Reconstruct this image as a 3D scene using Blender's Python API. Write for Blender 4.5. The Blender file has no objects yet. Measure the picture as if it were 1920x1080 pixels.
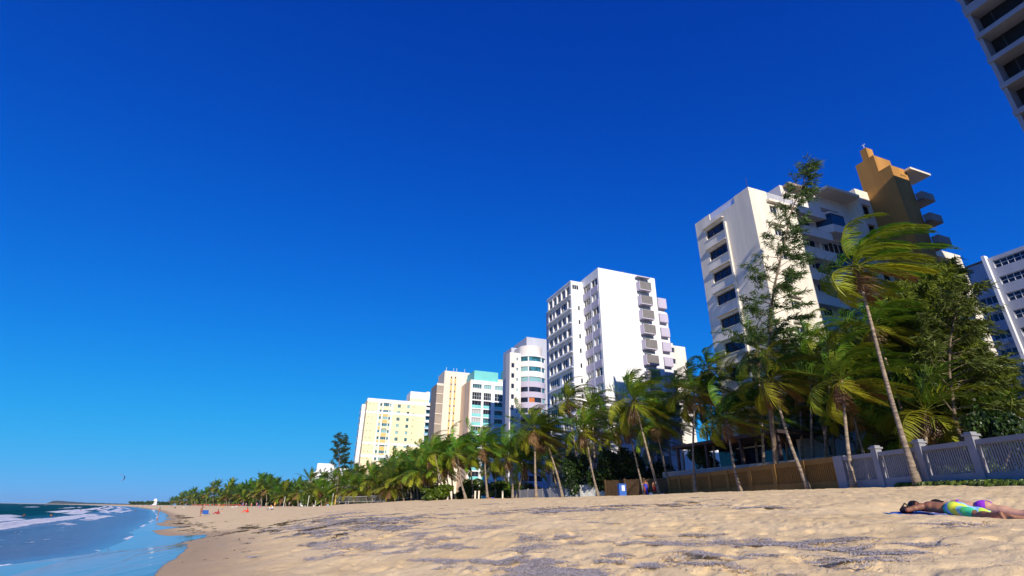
import bpy, bmesh, math, random
import numpy as np
from mathutils import Vector, Matrix
R_ = math.radians
SC = bpy.context.scene
COL = SC.collection
rnd = random.Random(7)

# ------------------------------------------------------------------ camera model
FPX, PITCH, ROLL, EYE = 950.0, math.atan(416 / 950.0), 0.0135, 2.2
cP, sP = math.cos(PITCH), math.sin(PITCH)
def ray(u, v):
    du, dv = u - 960, v - 540
    a = du * math.cos(ROLL) + dv * math.sin(ROLL)
    b = dv * math.cos(ROLL) - du * math.sin(ROLL)
    fw = cP - sP * (-b / FPX)
    return (a / FPX) / fw, (sP + cP * (-b / FPX)) / fw
def at(u, v, D):
    l, z = ray(u, v)
    return Vector((l * D, D, EYE + z * D))
def hor(u):
    return 943.7 + ROLL * u

# ------------------------------------------------------------------ noise
def _hash(ix, iy, seed):
    h = (ix.astype(np.int64) * 374761393 + iy.astype(np.int64) * 668265263 + seed * 974711) & 0x7fffffff
    h = ((h ^ (h >> 13)) * 1274126177) & 0x7fffffff
    h = h ^ (h >> 16)
    return (h & 0xffff) / 65535.0
def vnoise(x, y, seed=0):
    x = np.asarray(x, float); y = np.asarray(y, float)
    ix, iy = np.floor(x), np.floor(y)
    fx, fy = x - ix, y - iy
    fx = fx * fx * fx * (fx * (fx * 6 - 15) + 10); fy = fy * fy * fy * (fy * (fy * 6 - 15) + 10)
    a = _hash(ix, iy, seed); b = _hash(ix + 1, iy, seed); c = _hash(ix, iy + 1, seed); d = _hash(ix + 1, iy + 1, seed)
    return (a * (1 - fx) + b * fx) * (1 - fy) + (c * (1 - fx) + d * fx) * fy
def fbm(x, y, seed=0, oct=4, gain=0.5):
    s = 0; a = 1; n = 0
    for k in range(oct):
        s = s + a * vnoise(x * 2 ** k, y * 2 ** k, seed + 17 * k); n += a; a *= gain
    return s / n
def sstep(a, b, x):
    t = np.clip((x - a) / (b - a), 0, 1)
    return t * t * (3 - 2 * t)

# ------------------------------------------------------------------ terrain
AZ = R_(-34)
def sl(x, y):
    return x * math.cos(AZ) - y * math.sin(AZ), x * math.sin(AZ) + y * math.cos(AZ)
def xy(s, l):
    return s * math.cos(AZ) + l * math.sin(AZ), -s * math.sin(AZ) + l * math.cos(AZ)
SL = [-300, -50, 0, 15, 22, 29, 32, 35, 44, 52, 60, 75, 100, 140, 280, 500, 820, 1500, 2300, 3500, 9000]
SS = [-14, -9, -6.5, -6, -5, -3.8, -2.6, -1.2, -.2, 0.4, 0.2, 1.2, 2.6, 4.5, 6.5, 2, -8, -60, -170, -420, -1500]
OL = [-300, -50, 0, 10, 22.6, 28, 33, 38, 41, 44, 48, 54, 59, 61, 63.5, 66, 72, 78, 84, 92, 97, 103, 110, 120, 140, 280, 500, 820, 1500, 2300, 3500, 9000]
OS = [-10, -6, -2, 0, 1.9, 2.0, 2.9, 3.9, 4.2, 3.5, 2.5, 1.9, 1.8, 2.0, 4.9, 4.0, 3.1, 2.6, 2.7, 4.1, 3.8, 4.4, 5.8, 5.0, 6.6, 9.0, 4.5, -5, -57, -166, -415, -1490]
GN = ([-60, -20, 0, 2, 5, 9, 12, 15, 18, 26, 42, 400], [-.8, -.28, 0, .035, .15, .34, .49, .57, .62, .78, 1.0, 1.0])
GF = ([-60, -20, 0, 2.5, 6, 15, 26, 42, 400], [-.8, -.28, 0, .03, .11, .40, .72, 1.0, 1.0])
def terrain_t(x, y):
    s, l = sl(np.asarray(x, float), np.asarray(y, float))
    return s - np.interp(l, SL, SS), s, l
def H0(x, y):
    t, s, l = terrain_t(x, y)
    T = np.interp(l, [-400, 60, 95, 150, 250, 2000], [3.7, 3.7, 3.7, 2.45, 2.3, 2.0])
    w = sstep(30, 85, l)
    g = (1 - w) * np.interp(t, *GN) + w * np.interp(t, *GF)
    z = T * g
    r2 = (np.asarray(x, float) - 8.4) ** 2 + (np.asarray(y, float) - 10.0) ** 2
    z = z + (2.10 + .11 * (np.asarray(y, float) - 9.95) - z) * np.exp(-(r2 / 4.2) ** 2)
    dry = sstep(7, 13, t) * (1 - np.exp(-(r2 / 4.2) ** 2))
    z = z + dry * (0.10 * (fbm(s / 3.0, l / 4.5, 5, 3) - .5) + 0.22 * (fbm(s / 14, l / 18, 9, 2) - .5) * sstep(14, 22, t) * (1 - sstep(36, 42, t)))
    return z
def H(x, y):
    return float(H0(np.array([x]), np.array([y]))[0])
def ground_at(u, D, dz=0.0):
    l, _ = ray(u, hor(u))
    return Vector((l * D, D, H(l * D, D) + dz))

# ------------------------------------------------------------------ materials
def nodes_of(name):
    m = bpy.data.materials.new(name); m.use_nodes = True
    nt = m.node_tree
    return m, nt, nt.nodes['Principled BSDF']
def N(nt, typ, **kw):
    n = nt.nodes.new(typ)
    for k, v in kw.items():
        if k in n.inputs: n.inputs[k].default_value = v
        else: setattr(n, k, v)
    return n
def mixc(nt, fac, a, b, mode='MIX'):
    n = nt.nodes.new('ShaderNodeMix'); n.data_type = 'RGBA'; n.blend_type = mode
    for i, val in ((0, fac), (6, a), (7, b)):
        if hasattr(val, 'is_linked') or hasattr(val, 'node'): nt.links.new(val, n.inputs[i])
        else: n.inputs[i].default_value = val if i == 0 else (*val[:3], 1)
    return n.outputs[2]
def math_(nt, op, a, b=None, c=None, clamp=False):
    n = nt.nodes.new('ShaderNodeMath'); n.operation = op; n.use_clamp = clamp
    for i, val in enumerate((a, b, c)):
        if val is None: continue
        if hasattr(val, 'node'): nt.links.new(val, n.inputs[i])
        else: n.inputs[i].default_value = val
    return n.outputs[0]
def ramp(nt, fac, a, b):
    n = nt.nodes.new('ShaderNodeMapRange'); n.interpolation_type = 'SMOOTHSTEP'
    nt.links.new(fac, n.inputs[0]); n.inputs[1].default_value = a; n.inputs[2].default_value = b
    return n.outputs[0]
def plain(name, col, rough=.7, var=.12, scale=1.5, bump=0.0, spec=.3, streak=False, bscale=40):
    m, nt, b = nodes_of(name)
    tc = N(nt, 'ShaderNodeTexCoord'); vec = tc.outputs['Object']
    if streak:
        mp = N(nt, 'ShaderNodeMapping'); mp.inputs['Scale'].default_value = (1, 1, .12)
        nt.links.new(vec, mp.inputs[0]); vec2 = mp.outputs[0]
    else: vec2 = vec
    nz = N(nt, 'ShaderNodeTexNoise', Scale=scale, Detail=6.0, Roughness=.65)
    nt.links.new(vec2, nz.inputs['Vector'])
    f = ramp(nt, nz.outputs[0], .3, .75)
    dark = tuple(c * (1 - var * 1.6) for c in col); lite = tuple(min(1, c * (1 + var * .5)) for c in col)
    nt.links.new(mixc(nt, f, dark, lite), b.inputs['Base Color'])
    b.inputs['Roughness'].default_value = rough
    b.inputs['Specular IOR Level'].default_value = spec
    if bump:
        n2 = N(nt, 'ShaderNodeTexNoise', Scale=bscale, Detail=4.0)
        nt.links.new(vec, n2.inputs['Vector'])
        bp = N(nt, 'ShaderNodeBump', Strength=bump, Distance=.02)
        nt.links.new(n2.outputs[0], bp.inputs['Height']); nt.links.new(bp.outputs[0], b.inputs['Normal'])
    return m
def glass(name, col, rough=.06, curtain=None):
    m, nt, b = nodes_of(name)
    tc = N(nt, 'ShaderNodeTexCoord')
    oi = N(nt, 'ShaderNodeObjectInfo')
    nz = N(nt, 'ShaderNodeTexNoise', Scale=.9, Detail=2.0)
    ad = N(nt, 'ShaderNodeVectorMath'); ad.operation = 'ADD'
    nt.links.new(tc.outputs['Object'], ad.inputs[0]); nt.links.new(oi.outputs['Location'], ad.inputs[1])
    nt.links.new(ad.outputs[0], nz.inputs['Vector'])
    c = mixc(nt, ramp(nt, nz.outputs[0], .4, .65), col, tuple(x * 2.2 + .004 for x in col))
    if curtain:
        c = mixc(nt, math_(nt, 'GREATER_THAN', oi.outputs['Random'], .62), c, curtain)
    nt.links.new(c, b.inputs['Base Color'])
    b.inputs['Roughness'].default_value = rough; b.inputs['Specular IOR Level'].default_value = .5
    return m
def foliage(name, rough=.5, trans=.3):
    """leaf colour comes from the 'tint' attribute of the leaf (age of the leaf)"""
    m, nt, b = nodes_of(name)
    at_ = N(nt, 'ShaderNodeAttribute'); at_.attribute_name = 'tint'
    oi = N(nt, 'ShaderNodeObjectInfo')
    hs = N(nt, 'ShaderNodeHueSaturation')
    nt.links.new(math_(nt, 'MULTIPLY_ADD', oi.outputs['Random'], .03, .485), hs.inputs['Hue'])
    nt.links.new(math_(nt, 'MULTIPLY_ADD', oi.outputs['Random'], .5, .75), hs.inputs['Value'])
    nt.links.new(at_.outputs['Color'], hs.inputs['Color'])
    nt.links.new(hs.outputs[0], b.inputs['Base Color'])
    b.inputs['Roughness'].default_value = rough; b.inputs['Specular IOR Level'].default_value = .35
    tr = N(nt, 'ShaderNodeBsdfTranslucent'); nt.links.new(hs.outputs[0], tr.inputs['Color'])
    mx = N(nt, 'ShaderNodeMixShader'); mx.inputs[0].default_value = trans
    nt.links.new(b.outputs[0], mx.inputs[1]); nt.links.new(tr.outputs[0], mx.inputs[2])
    nt.links.new(mx.outputs[0], nt.nodes['Material Output'].inputs[0])
    return m

M = {}
M['cream'] = plain('cream_stucco', (.80, .74, .64), .8, .13, .45, .15, streak=True)
M['white'] = plain('white_stucco', (.84, .84, .85), .75, .11, .4, .12, streak=True)
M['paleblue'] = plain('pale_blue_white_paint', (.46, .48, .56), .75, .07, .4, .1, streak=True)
M['lavender'] = plain('lavender_tone', (.50, .46, .58), .75, .06, .4, .1, streak=True)
M['warmwhite'] = plain('warm_white_paint', (.76, .70, .66), .75, .07, .3, .1, streak=True)
M['brown'] = plain('ochre_brown_stucco', (.48, .24, .06), .8, .16, .5, .15, streak=True)
M['concrete'] = plain('grey_concrete', (.36, .34, .33), .85, .12, .8, .2)
M['yellow'] = plain('pale_yellow_paint', (.86, .72, .45), .8, .05, .25, .1, streak=True)
M['orange'] = plain('ochre_panel', (.80, .48, .17), .8, .05, .3)
M['peach'] = plain('peach_paint', (.84, .62, .42), .8, .05, .3)
M['beige'] = plain('beige_paint', (.74, .66, .55), .8, .08, .25, .1, streak=True)
M['taupe'] = plain('taupe_louvre', (.36, .30, .25), .8, .1, .4)
M['teal'] = plain('turquoise_paint', (.16, .55, .53), .6, .06, .3)
M['rail_teal'] = plain('turquoise_rail', (.22, .62, .62), .4, .08, .5)
M['rail_blue'] = plain('blue_glass_rail', (.30, .50, .66), .3, .08, .5)
M['frame'] = plain('white_window_frame', (.78, .78, .78), .5, .05, 1)
M['dframe'] = plain('dark_window_frame', (.07, .07, .075), .4, .1, 1)
M['louvre'] = plain('grey_louvre', (.20, .19, .19), .7, .15, 3)
M['glass'] = glass('dark_window_glass', (.010, .014, .028))
M['glass_c'] = glass('window_glass_with_blinds', (.012, .018, .03), .08, (.42, .42, .44))
M['glass_t'] = glass('tinted_turquoise_glass', (.02, .09, .12), .08, (.22, .42, .44))
M['dark'] = plain('dark_opening', (.018, .018, .02), .8, .2, 1)
M['dim'] = plain('dark_roofing', (.05, .035, .04), .7, .2, 1)
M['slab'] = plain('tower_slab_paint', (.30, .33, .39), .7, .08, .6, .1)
M['fence_brown'] = plain('brown_fence_paint', (.27, .145, .035), .8, .12, 1.2, .2)
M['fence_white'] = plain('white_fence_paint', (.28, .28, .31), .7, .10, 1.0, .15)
M['board'] = plain('brown_boards', (.13, .075, .03), .8, .2, 2, .3)
M['rust'] = plain('rust_orange_blind', (.55, .17, .05), .8, .1, 1)
M['red'] = plain('red_cloth', (.50, .09, .06), .8, .1, 4)
M['blue'] = plain('blue_plastic', (.03, .12, .48), .5, .08, 2)
M['paper'] = plain('white_paper', (.75, .76, .80), .8, .06, 6)
M['ypad'] = plain('yellow_post_pad', (.75, .45, .10), .6, .1, 2)
M['pole'] = plain('white_pole_paint', (.75, .74, .70), .5, .08, 2)

def trunk_mat(name, c1, c2, ringscale):
    m, nt, b = nodes_of(name)
    tc = N(nt, 'ShaderNodeTexCoord')
    mp = N(nt, 'ShaderNodeMapping'); mp.inputs['Scale'].default_value = (.6, .6, ringscale)
    nt.links.new(tc.outputs['Object'], mp.inputs[0])
    nz = N(nt, 'ShaderNodeTexNoise', Scale=2.0, Detail=6.0, Roughness=.7)
    nt.links.new(mp.outputs[0], nz.inputs['Vector'])
    nt.links.new(mixc(nt, ramp(nt, nz.outputs[0], .35, .65), c1, c2), b.inputs['Base Color'])
    b.inputs['Roughness'].default_value = .85; b.inputs['Specular IOR Level'].default_value = .2
    bp = N(nt, 'ShaderNodeBump', Strength=.6, Distance=.05)
    nt.links.new(nz.outputs[0], bp.inputs['Height']); nt.links.new(bp.outputs[0], b.inputs['Normal'])
    return m
M['trunk'] = trunk_mat('palm_trunk_bark', (.13, .10, .08), (.36, .28, .20), 4.0)
M['bark'] = trunk_mat('tree_bark', (.10, .075, .055), (.24, .18, .13), 1.0)
M['leaf'] = foliage('palm_leaf', .45, .4)
M['bleaf'] = foliage('broad_leaf', .4, .25)
M['needle'] = foliage('casuarina_needles', .6, .25)
M['skin_tan'] = plain('tanned_skin', (.30, .13, .07), .5, .08, 6, spec=.4)
M['skin'] = plain('light_skin', (.55, .30, .20), .5, .08, 6, spec=.4)
M['hair'] = plain('dark_hair', (.018, .012, .010), .5, .2, 20)

# ------------------------------------------------------------------ mesh building
class MB:
    def __init__(s): s.v = []; s.f = []; s.m = []
    def quad(s, a, b, c, d, m=0):
        i = len(s.v); s.v += [tuple(a), tuple(b), tuple(c), tuple(d)]; s.f.append((i, i + 1, i + 2, i + 3)); s.m.append(m)
    def box(s, x0, x1, y0, y1, z0, z1, m=0, skip=''):
        i = len(s.v)
        s.v += [(x0, y0, z0), (x1, y0, z0), (x1, y1, z0), (x0, y1, z0), (x0, y0, z1), (x1, y0, z1), (x1, y1, z1), (x0, y1, z1)]
        for key, q in (('b', (3, 2, 1, 0)), ('t', (4, 5, 6, 7)), ('f', (0, 1, 5, 4)), ('r', (1, 2, 6, 5)), ('k', (2, 3, 7, 6)), ('s', (3, 0, 4, 7))):
            if key in skip: continue
            s.f.append(tuple(i + k for k in q)); s.m.append(m)
    def prism(s, pts, z0, z1, m=0):
        i = len(s.v); n = len(pts)
        s.v += [(p[0], p[1], z0) for p in pts] + [(p[0], p[1], z1) for p in pts]
        for k in range(n):
            j = (k + 1) % n
            s.f.append((i + k, i + j, i + n + j, i + n + k)); s.m.append(m)
        s.f.append(tuple(i + n + k for k in range(n))); s.m.append(m)
        s.f.append(tuple(i + n - 1 - k for k in range(n))); s.m.append(m)
    def tube(s, pts, rad, n=8, m=0, cap=True):
        pts = [Vector(p) for p in pts]; base = len(s.v); ref = None
        for k, p in enumerate(pts):
            d = (pts[min(k + 1, len(pts) - 1)] - pts[max(k - 1, 0)]).normalized()
            if ref is None: ref = Vector((1, 0, 0)) if abs(d.x) < .9 else Vector((0, 1, 0))
            a = (ref - d * ref.dot(d)).normalized(); b = d.cross(a); ref = a
            r = rad[k] if hasattr(rad, '__len__') else rad
            for j in range(n):
                t = 2 * math.pi * j / n
                s.v.append(tuple(p + a * (r * math.cos(t)) + b * (r * math.sin(t))))
        for k in range(len(pts) - 1):
            for j in range(n):
                q = base + k * n; jj = (j + 1) % n
                s.f.append((q + j, q + jj, q + n + jj, q + n + j)); s.m.append(m)
        if cap:
            s.f.append(tuple(base + n - 1 - j for j in range(n))); s.m.append(m)
            q = base + (len(pts) - 1) * n
            s.f.append(tuple(q + j for j in range(n))); s.m.append(m)
    def mesh(s, name, mats, smooth=False):
        me = bpy.data.meshes.new(name); me.from_pydata(s.v, [], s.f)
        for mm in (mats if isinstance(mats, (list, tuple)) else [mats]): me.materials.append(mm)
        me.polygons.foreach_set('material_index', s.m)
        if smooth: me.polygons.foreach_set('use_smooth', [True] * len(s.f))
        me.update(); return me
    def build(s, name, mats, parent=None, smooth=False):
        return link(name, s.mesh(name, mats, smooth), parent)
def link(name, me, parent=None, loc=None):
    o = bpy.data.objects.new(name, me); COL.objects.link(o)
    if parent: o.parent = parent
    if loc is not None: o.location = loc
    return o
def tag(o, label=None, cat=None, group=None, kind=None):
    if label: o['label'] = label
    if cat: o['category'] = cat
    if group: o['group'] = group
    if kind: o['kind'] = kind
    return o
def empty(name, loc, rz=0, label=None, cat=None, group=None):
    o = bpy.data.objects.new(name, None); COL.objects.link(o)
    o.location = loc; o.rotation_euler = (0, 0, rz); o.empty_display_size = .5
    return tag(o, label, cat, group)
def np_mesh(name, V, F, mats, smooth=True, mi=None):
    me = bpy.data.meshes.new(name)
    V = np.ascontiguousarray(V, np.float32); F = np.ascontiguousarray(F, np.int32); k = F.shape[1]
    me.vertices.add(len(V)); me.vertices.foreach_set('co', V.ravel())
    me.loops.add(F.size); me.loops.foreach_set('vertex_index', F.ravel())
    me.polygons.add(len(F)); me.polygons.foreach_set('loop_start', np.arange(0, F.size, k, dtype=np.int32))
    for mm in (mats if isinstance(mats, (list, tuple)) else [mats]): me.materials.append(mm)
    if mi is not None: me.polygons.foreach_set('material_index', np.asarray(mi, np.int32))
    if smooth: me.polygons.foreach_set('use_smooth', np.ones(len(F), bool))
    me.update(calc_edges=True); return me
def fattr(me, name, arr):
    a = me.attributes.new(name, 'FLOAT', 'POINT'); a.data.foreach_set('value', np.ascontiguousarray(arr, np.float32))
def cattr(me, name, arr, dom='FACE'):
    a = me.attributes.new(name, 'FLOAT_COLOR', dom)
    c = np.ones((len(arr), 4), np.float32); c[:, :3] = arr; a.data.foreach_set('color', c.ravel())
# ------------------------------------------------------------------ sky, sun, camera
SUN_AZ, SUN_EL, SKY_SAT = R_(168), R_(24), None
w = bpy.data.worlds.new('World'); SC.world = w; w.use_nodes = True
nt = w.node_tree; bg = nt.nodes['Background']
sky = nt.nodes.new('ShaderNodeTexSky'); sky.sky_type = 'NISHITA'; sky.sun_disc = False
sky.sun_elevation = SUN_EL; sky.sun_rotation = SUN_AZ; sky.air_density = .4; sky.dust_density = 0; sky.ozone_density = 5.0; sky.altitude = 3000
sp = nt.nodes.new('ShaderNodeSeparateColor'); nt.links.new(sky.outputs[0], sp.inputs[0])
cb = nt.nodes.new('ShaderNodeCombineColor')
for k_, (top_, gain_, pw_) in enumerate(((.9, .19, 2.0), (2.5, .61, 1.4), (5.0, .77, 1.0))):    # film-like shoulder on the sky light
    q = math_(nt, 'EXPONENT', math_(nt, 'MULTIPLY', math_(nt, 'POWER', sp.outputs[k_], pw_), -gain_))
    nt.links.new(math_(nt, 'MULTIPLY_ADD', q, -top_, top_), cb.inputs[k_])
nt.links.new(cb.outputs[0], bg.inputs[0])
bg.inputs[1].default_value = .15
sd = bpy.data.lights.new('sun', 'SUN'); sd.energy = 4.6; sd.angle = R_(.5); sd.color = (1, .90, .74)
so = bpy.data.objects.new('sun', sd); COL.objects.link(so)
so.rotation_euler = Vector((-math.sin(SUN_AZ) * math.cos(SUN_EL), -math.cos(SUN_AZ) * math.cos(SUN_EL), -math.sin(SUN_EL))).to_track_quat('-Z', 'Y').to_euler()
so.location = (0, -20, 60)
cd = bpy.data.cameras.new('camera'); cam = bpy.data.objects.new('camera', cd); COL.objects.link(cam)
cd.sensor_width = 36; cd.lens = 36 * FPX / 1920; cd.clip_start = .1; cd.clip_end = 30000
cam.matrix_world = Matrix.Translation((0, 0, EYE)) @ (Matrix.Rotation(math.pi / 2 + PITCH, 4, 'X') @ Matrix.Rotation(ROLL, 4, 'Z'))
SC.camera = cam
SC.view_settings.view_transform = 'Standard'; SC.view_settings.look = 'None'; SC.view_settings.exposure = 0.25; SC.view_settings.gamma = 1
SC.cycles.max_bounces = 6; SC.cycles.diffuse_bounces = 3; SC.cycles.glossy_bounces = 3; SC.cycles.transmission_bounces = 3
SC.cycles.use_denoising = True

# ------------------------------------------------------------------ ground sheet
def polar(angles, radii):
    A, Rr = np.meshgrid(np.radians(angles), radii, indexing='ij')
    X, Y = Rr * np.sin(A), Rr * np.cos(A)
    na, nr = A.shape
    i = np.arange(na - 1)[:, None] * nr + np.arange(nr - 1)[None]
    F = np.stack([i, i + 1, i + nr + 1, i + nr], -1).reshape(-1, 4)
    return X.ravel(), Y.ravel(), F
ang = np.concatenate([np.arange(-180, -50, 4.0), np.arange(-50, 50, .13), np.arange(50, 180.1, 4.0)])
rad = np.concatenate([[.05, .6], np.geomspace(1.5, 70, 470), np.geomspace(72, 9000, 150)])
X, Y, F = polar(ang, rad)
t, s, l = terrain_t(X, Y)
Z = H0(X, Y)
r = np.hypot(X, Y)
dry = sstep(6, 11, t) * (1 - sstep(60, 300, r)) * (1 - .8 * np.exp(-(((X - 8.4) ** 2 + (Y - 10.0) ** 2) / 4.2) ** 2))
# trampled sand: lumps and foot-sized dimples
lump = fbm(s / .55, l / .75, 31, 3) - .5
foot = vnoise(s / .33 + 3 * vnoise(s / 2, l / 2, 4), l / .42, 77)
dim = -sstep(.62, .9, foot) * .045 * sstep(.45, .62, vnoise(s / 2.2, l / 3.0, 14))
foot2 = vnoise(s / .17 + 2 * vnoise(s / 1.1, l / 1.3, 24), l / .24, 177)
Z = Z + dry * (lump * .085 + dim - sstep(.6, .85, foot2) * .028 + (vnoise(s / .09, l / .12, 41) - .5) * .02)
Z = Z + sstep(2.5, 5, t) * (1 - sstep(8, 14, t)) * .02 * (fbm(s / .8, l / 1.2, 8, 2) - .5)
bl = fbm(s / 2.6, l / 6.5, 51, 4); bl2 = fbm(s / .45, l / 1.3, 61, 3)
band = sstep(8.0, 11.5, t) * (1 - sstep(19, 27, t)) * sstep(-8, 0, l) * (1 - sstep(34, 60, l))
def weed_mask(s, l, t):
    q = s + .25 * l                       # the streaks drift a little up the beach
    bl = fbm(q / 2.2, l / 6.0, 51, 3); bl2 = fbm(q / .42, l / 1.25, 61, 4, .6); bl3 = vnoise(q / .10, l / .22, 67)
    band = sstep(7.5, 11, t) * (1 - sstep(17.5, 25, t)) * (1 - sstep(26, 75, l)) * (1 - .5 * sstep(12.5, 17.5, t))
    r2 = (s - 12.8) ** 2 + (l - 3.5) ** 2
    return bl * .42 + bl2 * .74 + bl3 * .14 + .22 * band - .5 * np.exp(-r2 / 7.0) - .30
wm = weed_mask(s, l, t)
outer = np.interp(l, OL, OS)
wet = outer - s + .35 * (fbm(l / 1.7, s / 3, 71, 3) - .5)
ground_me = np_mesh('beach', np.stack([X, Y, Z], 1), F, [])
for nme, arr in (('t', t), ('l', l), ('wet', wet)): fattr(ground_me, nme, arr)
m, nt, b = nodes_of('beach_sand'); M['sand'] = m
ta = N(nt, 'ShaderNodeAttribute'); ta.attribute_name = 't'
we = N(nt, 'ShaderNodeAttribute'); we.attribute_name = 'wet'
tc = N(nt, 'ShaderNodeTexCoord')
n1 = N(nt, 'ShaderNodeTexNoise', Scale=.8, Detail=8.0, Roughness=.7); nt.links.new(tc.outputs['Object'], n1.inputs['Vector'])
n2 = N(nt, 'ShaderNodeTexNoise', Scale=9.0, Detail=5.0, Roughness=.7); nt.links.new(tc.outputs['Object'], n2.inputs['Vector'])
n3 = N(nt, 'ShaderNodeTexNoise', Scale=70.0, Detail=3.0, Roughness=.7); nt.links.new(tc.outputs['Object'], n3.inputs['Vector'])
c = mixc(nt, ramp(nt, n1.outputs[0], .3, .7), (.78, .56, .28), (.90, .68, .38))
c = mixc(nt, math_(nt, 'MULTIPLY', ramp(nt, n2.outputs[0], .56, .72), .30), c, (.40, .28, .19))
c = mixc(nt, math_(nt, 'MULTIPLY', ramp(nt, n3.outputs[0], .55, .8), .35), c, (.42, .30, .18))
# damp belt above the water, litter and soil under the trees
c = mixc(nt, math_(nt, 'MULTIPLY', ramp(nt, math_(nt, 'ADD', we.outputs['Fac'], math_(nt, 'MULTIPLY', n1.outputs[0], 2.0)), -2.2, .6), .75), c, (.40, .27, .17))
c = mixc(nt, ramp(nt, math_(nt, 'ADD', ta.outputs['Fac'], math_(nt, 'MULTIPLY', n1.outputs[0], 5.0)), 46.5, 50), c, (.10, .085, .04))
wetm = ramp(nt, math_(nt, 'ADD', we.outputs['Fac'], math_(nt, 'MULTIPLY', math_(nt, 'SUBTRACT', n2.outputs[0], .5), .12)), -.03, .05)
c = mixc(nt, wetm, c, (.13, .105, .095))
nt.links.new(c, b.inputs['Base Color'])
rg = math_(nt, 'MULTIPLY_ADD', wetm, -.86, .92); nt.links.new(rg, b.inputs['Roughness'])
nt.links.new(math_(nt, 'MULTIPLY_ADD', wetm, .35, .15), b.inputs['Specular IOR Level'])
hgt = math_(nt, 'ADD', math_(nt, 'MULTIPLY', n2.outputs[0], .6), math_(nt, 'MULTIPLY', n3.outputs[0], .25))
bp = N(nt, 'ShaderNodeBump', Distance=.05); nt.links.new(hgt, bp.inputs['Height'])
nt.links.new(math_(nt, 'MULTIPLY_ADD', wetm, -.698, .7), bp.inputs['Strength']); nt.links.new(bp.outputs[0], b.inputs['Normal'])
ground_me.materials.append(m)
tag(link('beach', ground_me), 'wide tan sand beach rising from the surf to the palms', 'beach', kind='structure')

# ------------------------------------------------------------------ sea
ang = np.concatenate([np.arange(-140, -52, 1.2), np.arange(-52, -14, .06), np.arange(-14, 20, 1.0)])
rad = np.concatenate([np.geomspace(6, 300, 520), np.geomspace(305, 14000, 90)])
X, Y, F = polar(ang, rad)
t, s, l = terrain_t(X, Y)
r = np.hypot(X, Y)
amp = sstep(-1.5, -9, t)
Z = np.where(t > 0, .006 - .05 * t, .012)
foam = np.zeros_like(t)
for (t0, hgt_, wid, lam, sd_, thr) in ((-8.8, .14, 1.0, 26, 3, .42), (-12.6, .26, 1.3, 34, 5, .36), (-17.5, .34, 1.6, 40, 6, .34), (-22, .42, 1.8, 50, 11, .36), (-33, .40, 2.4, 45, 15, .55), (-52, .40, 3.0, 60, 19, .64), (-80, .42, 4, 70, 23, .68), (-120, .45, 5, 80, 29, .68), (-180, .5, 6, 90, 33, .7), (-260, .5, 7, 90, 39, .72)):
    tt = t - t0 + 1.6 * (fbm(l / lam, t * 0 + sd_, sd_, 3) - .5) * 2
    mod = fbm(l / (lam * .8), t * 0 + 3.3, sd_ + 50, 2)
    prof = np.where(tt > 0, np.exp(-(tt / (wid * .7)) ** 2), np.exp(-(tt / (wid * 1.9)) ** 2))
    Z = Z + hgt_ * (.35 + mod) * prof * amp
    on = sstep(thr, thr + .14, mod)
    if t0 > -25:
        fr = sstep(-.7 * wid, -.1, tt) * (1 - sstep(.7 * wid, 2.2 * wid, tt))
    else:
        fr = sstep(-.5 * wid, 0, tt) * (1 - sstep(.2 * wid, .8 * wid, tt))
    foam = np.maximum(foam, on * fr)
lace = np.abs(fbm(s / 1.2, l / 3.2, 81, 3) - .5)
foam = np.maximum(foam, .45 * sstep(.06, .0, lace) * sstep(-2, -5, t) * (1 - sstep(-13, -20, t)))
edge = sstep(-.55, -.05, t) * (1 - sstep(.1, .4, t)) * sstep(.38, .6, fbm(l / 5, s / 9, 91, 2))
foam = np.maximum(foam, edge * .7)
foam = np.maximum(foam, .95 * sstep(33.5, 28, r) * sstep(-37, -40, np.degrees(np.arctan2(X, Y))) * sstep(.35, .6, fbm(s / .5, l / .8, 95, 3)))
caps = sstep(.80, .86, fbm(s / 7, l / 12, 99, 3)) * sstep(-40, -70, t)
foam = np.maximum(foam, caps * .8)
Z = Z + amp * (.10 * (fbm(s / 2.4, l / 6, 101, 3) - .5) + .025 * (fbm(s / .5, l / 1.2, 103, 2) - .5)) + sstep(-30, -90, t) * .3 * (fbm(s / 9, l / 22, 105, 2) - .5)
sea_me = np_mesh('sea', np.stack([X, Y, Z], 1), F, [])
fattr(sea_me, 't', t); fattr(sea_me, 'foam', foam)
m, nt, b = nodes_of('sea_water'); M['sea'] = m
ta = N(nt, 'ShaderNodeAttribute'); ta.attribute_name = 't'
fo = N(nt, 'ShaderNodeAttribute'); fo.attribute_name = 'foam'
tc = N(nt, 'ShaderNodeTexCoord')
mp = N(nt, 'ShaderNodeMapping'); mp.inputs['Rotation'].default_value = (0, 0, R_(-34)); mp.inputs['Scale'].default_value = (1, .45, 1)
nt.links.new(tc.outputs['Object'], mp.inputs[0])
na = N(nt, 'ShaderNodeTexNoise', Scale=1.3, Detail=7.0, Roughness=.65); nt.links.new(mp.outputs[0], na.inputs['Vector'])
nb = N(nt, 'ShaderNodeTexNoise', Scale=7.0, Detail=5.0, Roughness=.6); nt.links.new(mp.outputs[0], nb.inputs['Vector'])
nc = N(nt, 'ShaderNodeTexNoise', Scale=.16, Detail=4.0, Roughness=.6); nt.links.new(mp.outputs[0], nc.inputs['Vector'])
tt = math_(nt, 'ADD', ta.outputs['Fac'], math_(nt, 'MULTIPLY', math_(nt, 'SUBTRACT', nc.outputs[0], .5), 9.0))
shal = mixc(nt, ramp(nt, na.outputs[0], .35, .65), (.060, .050, .125), (.125, .090, .135))
c = mixc(nt, ramp(nt, tt, -11, -18), shal, (.001, .075, .085))
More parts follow.
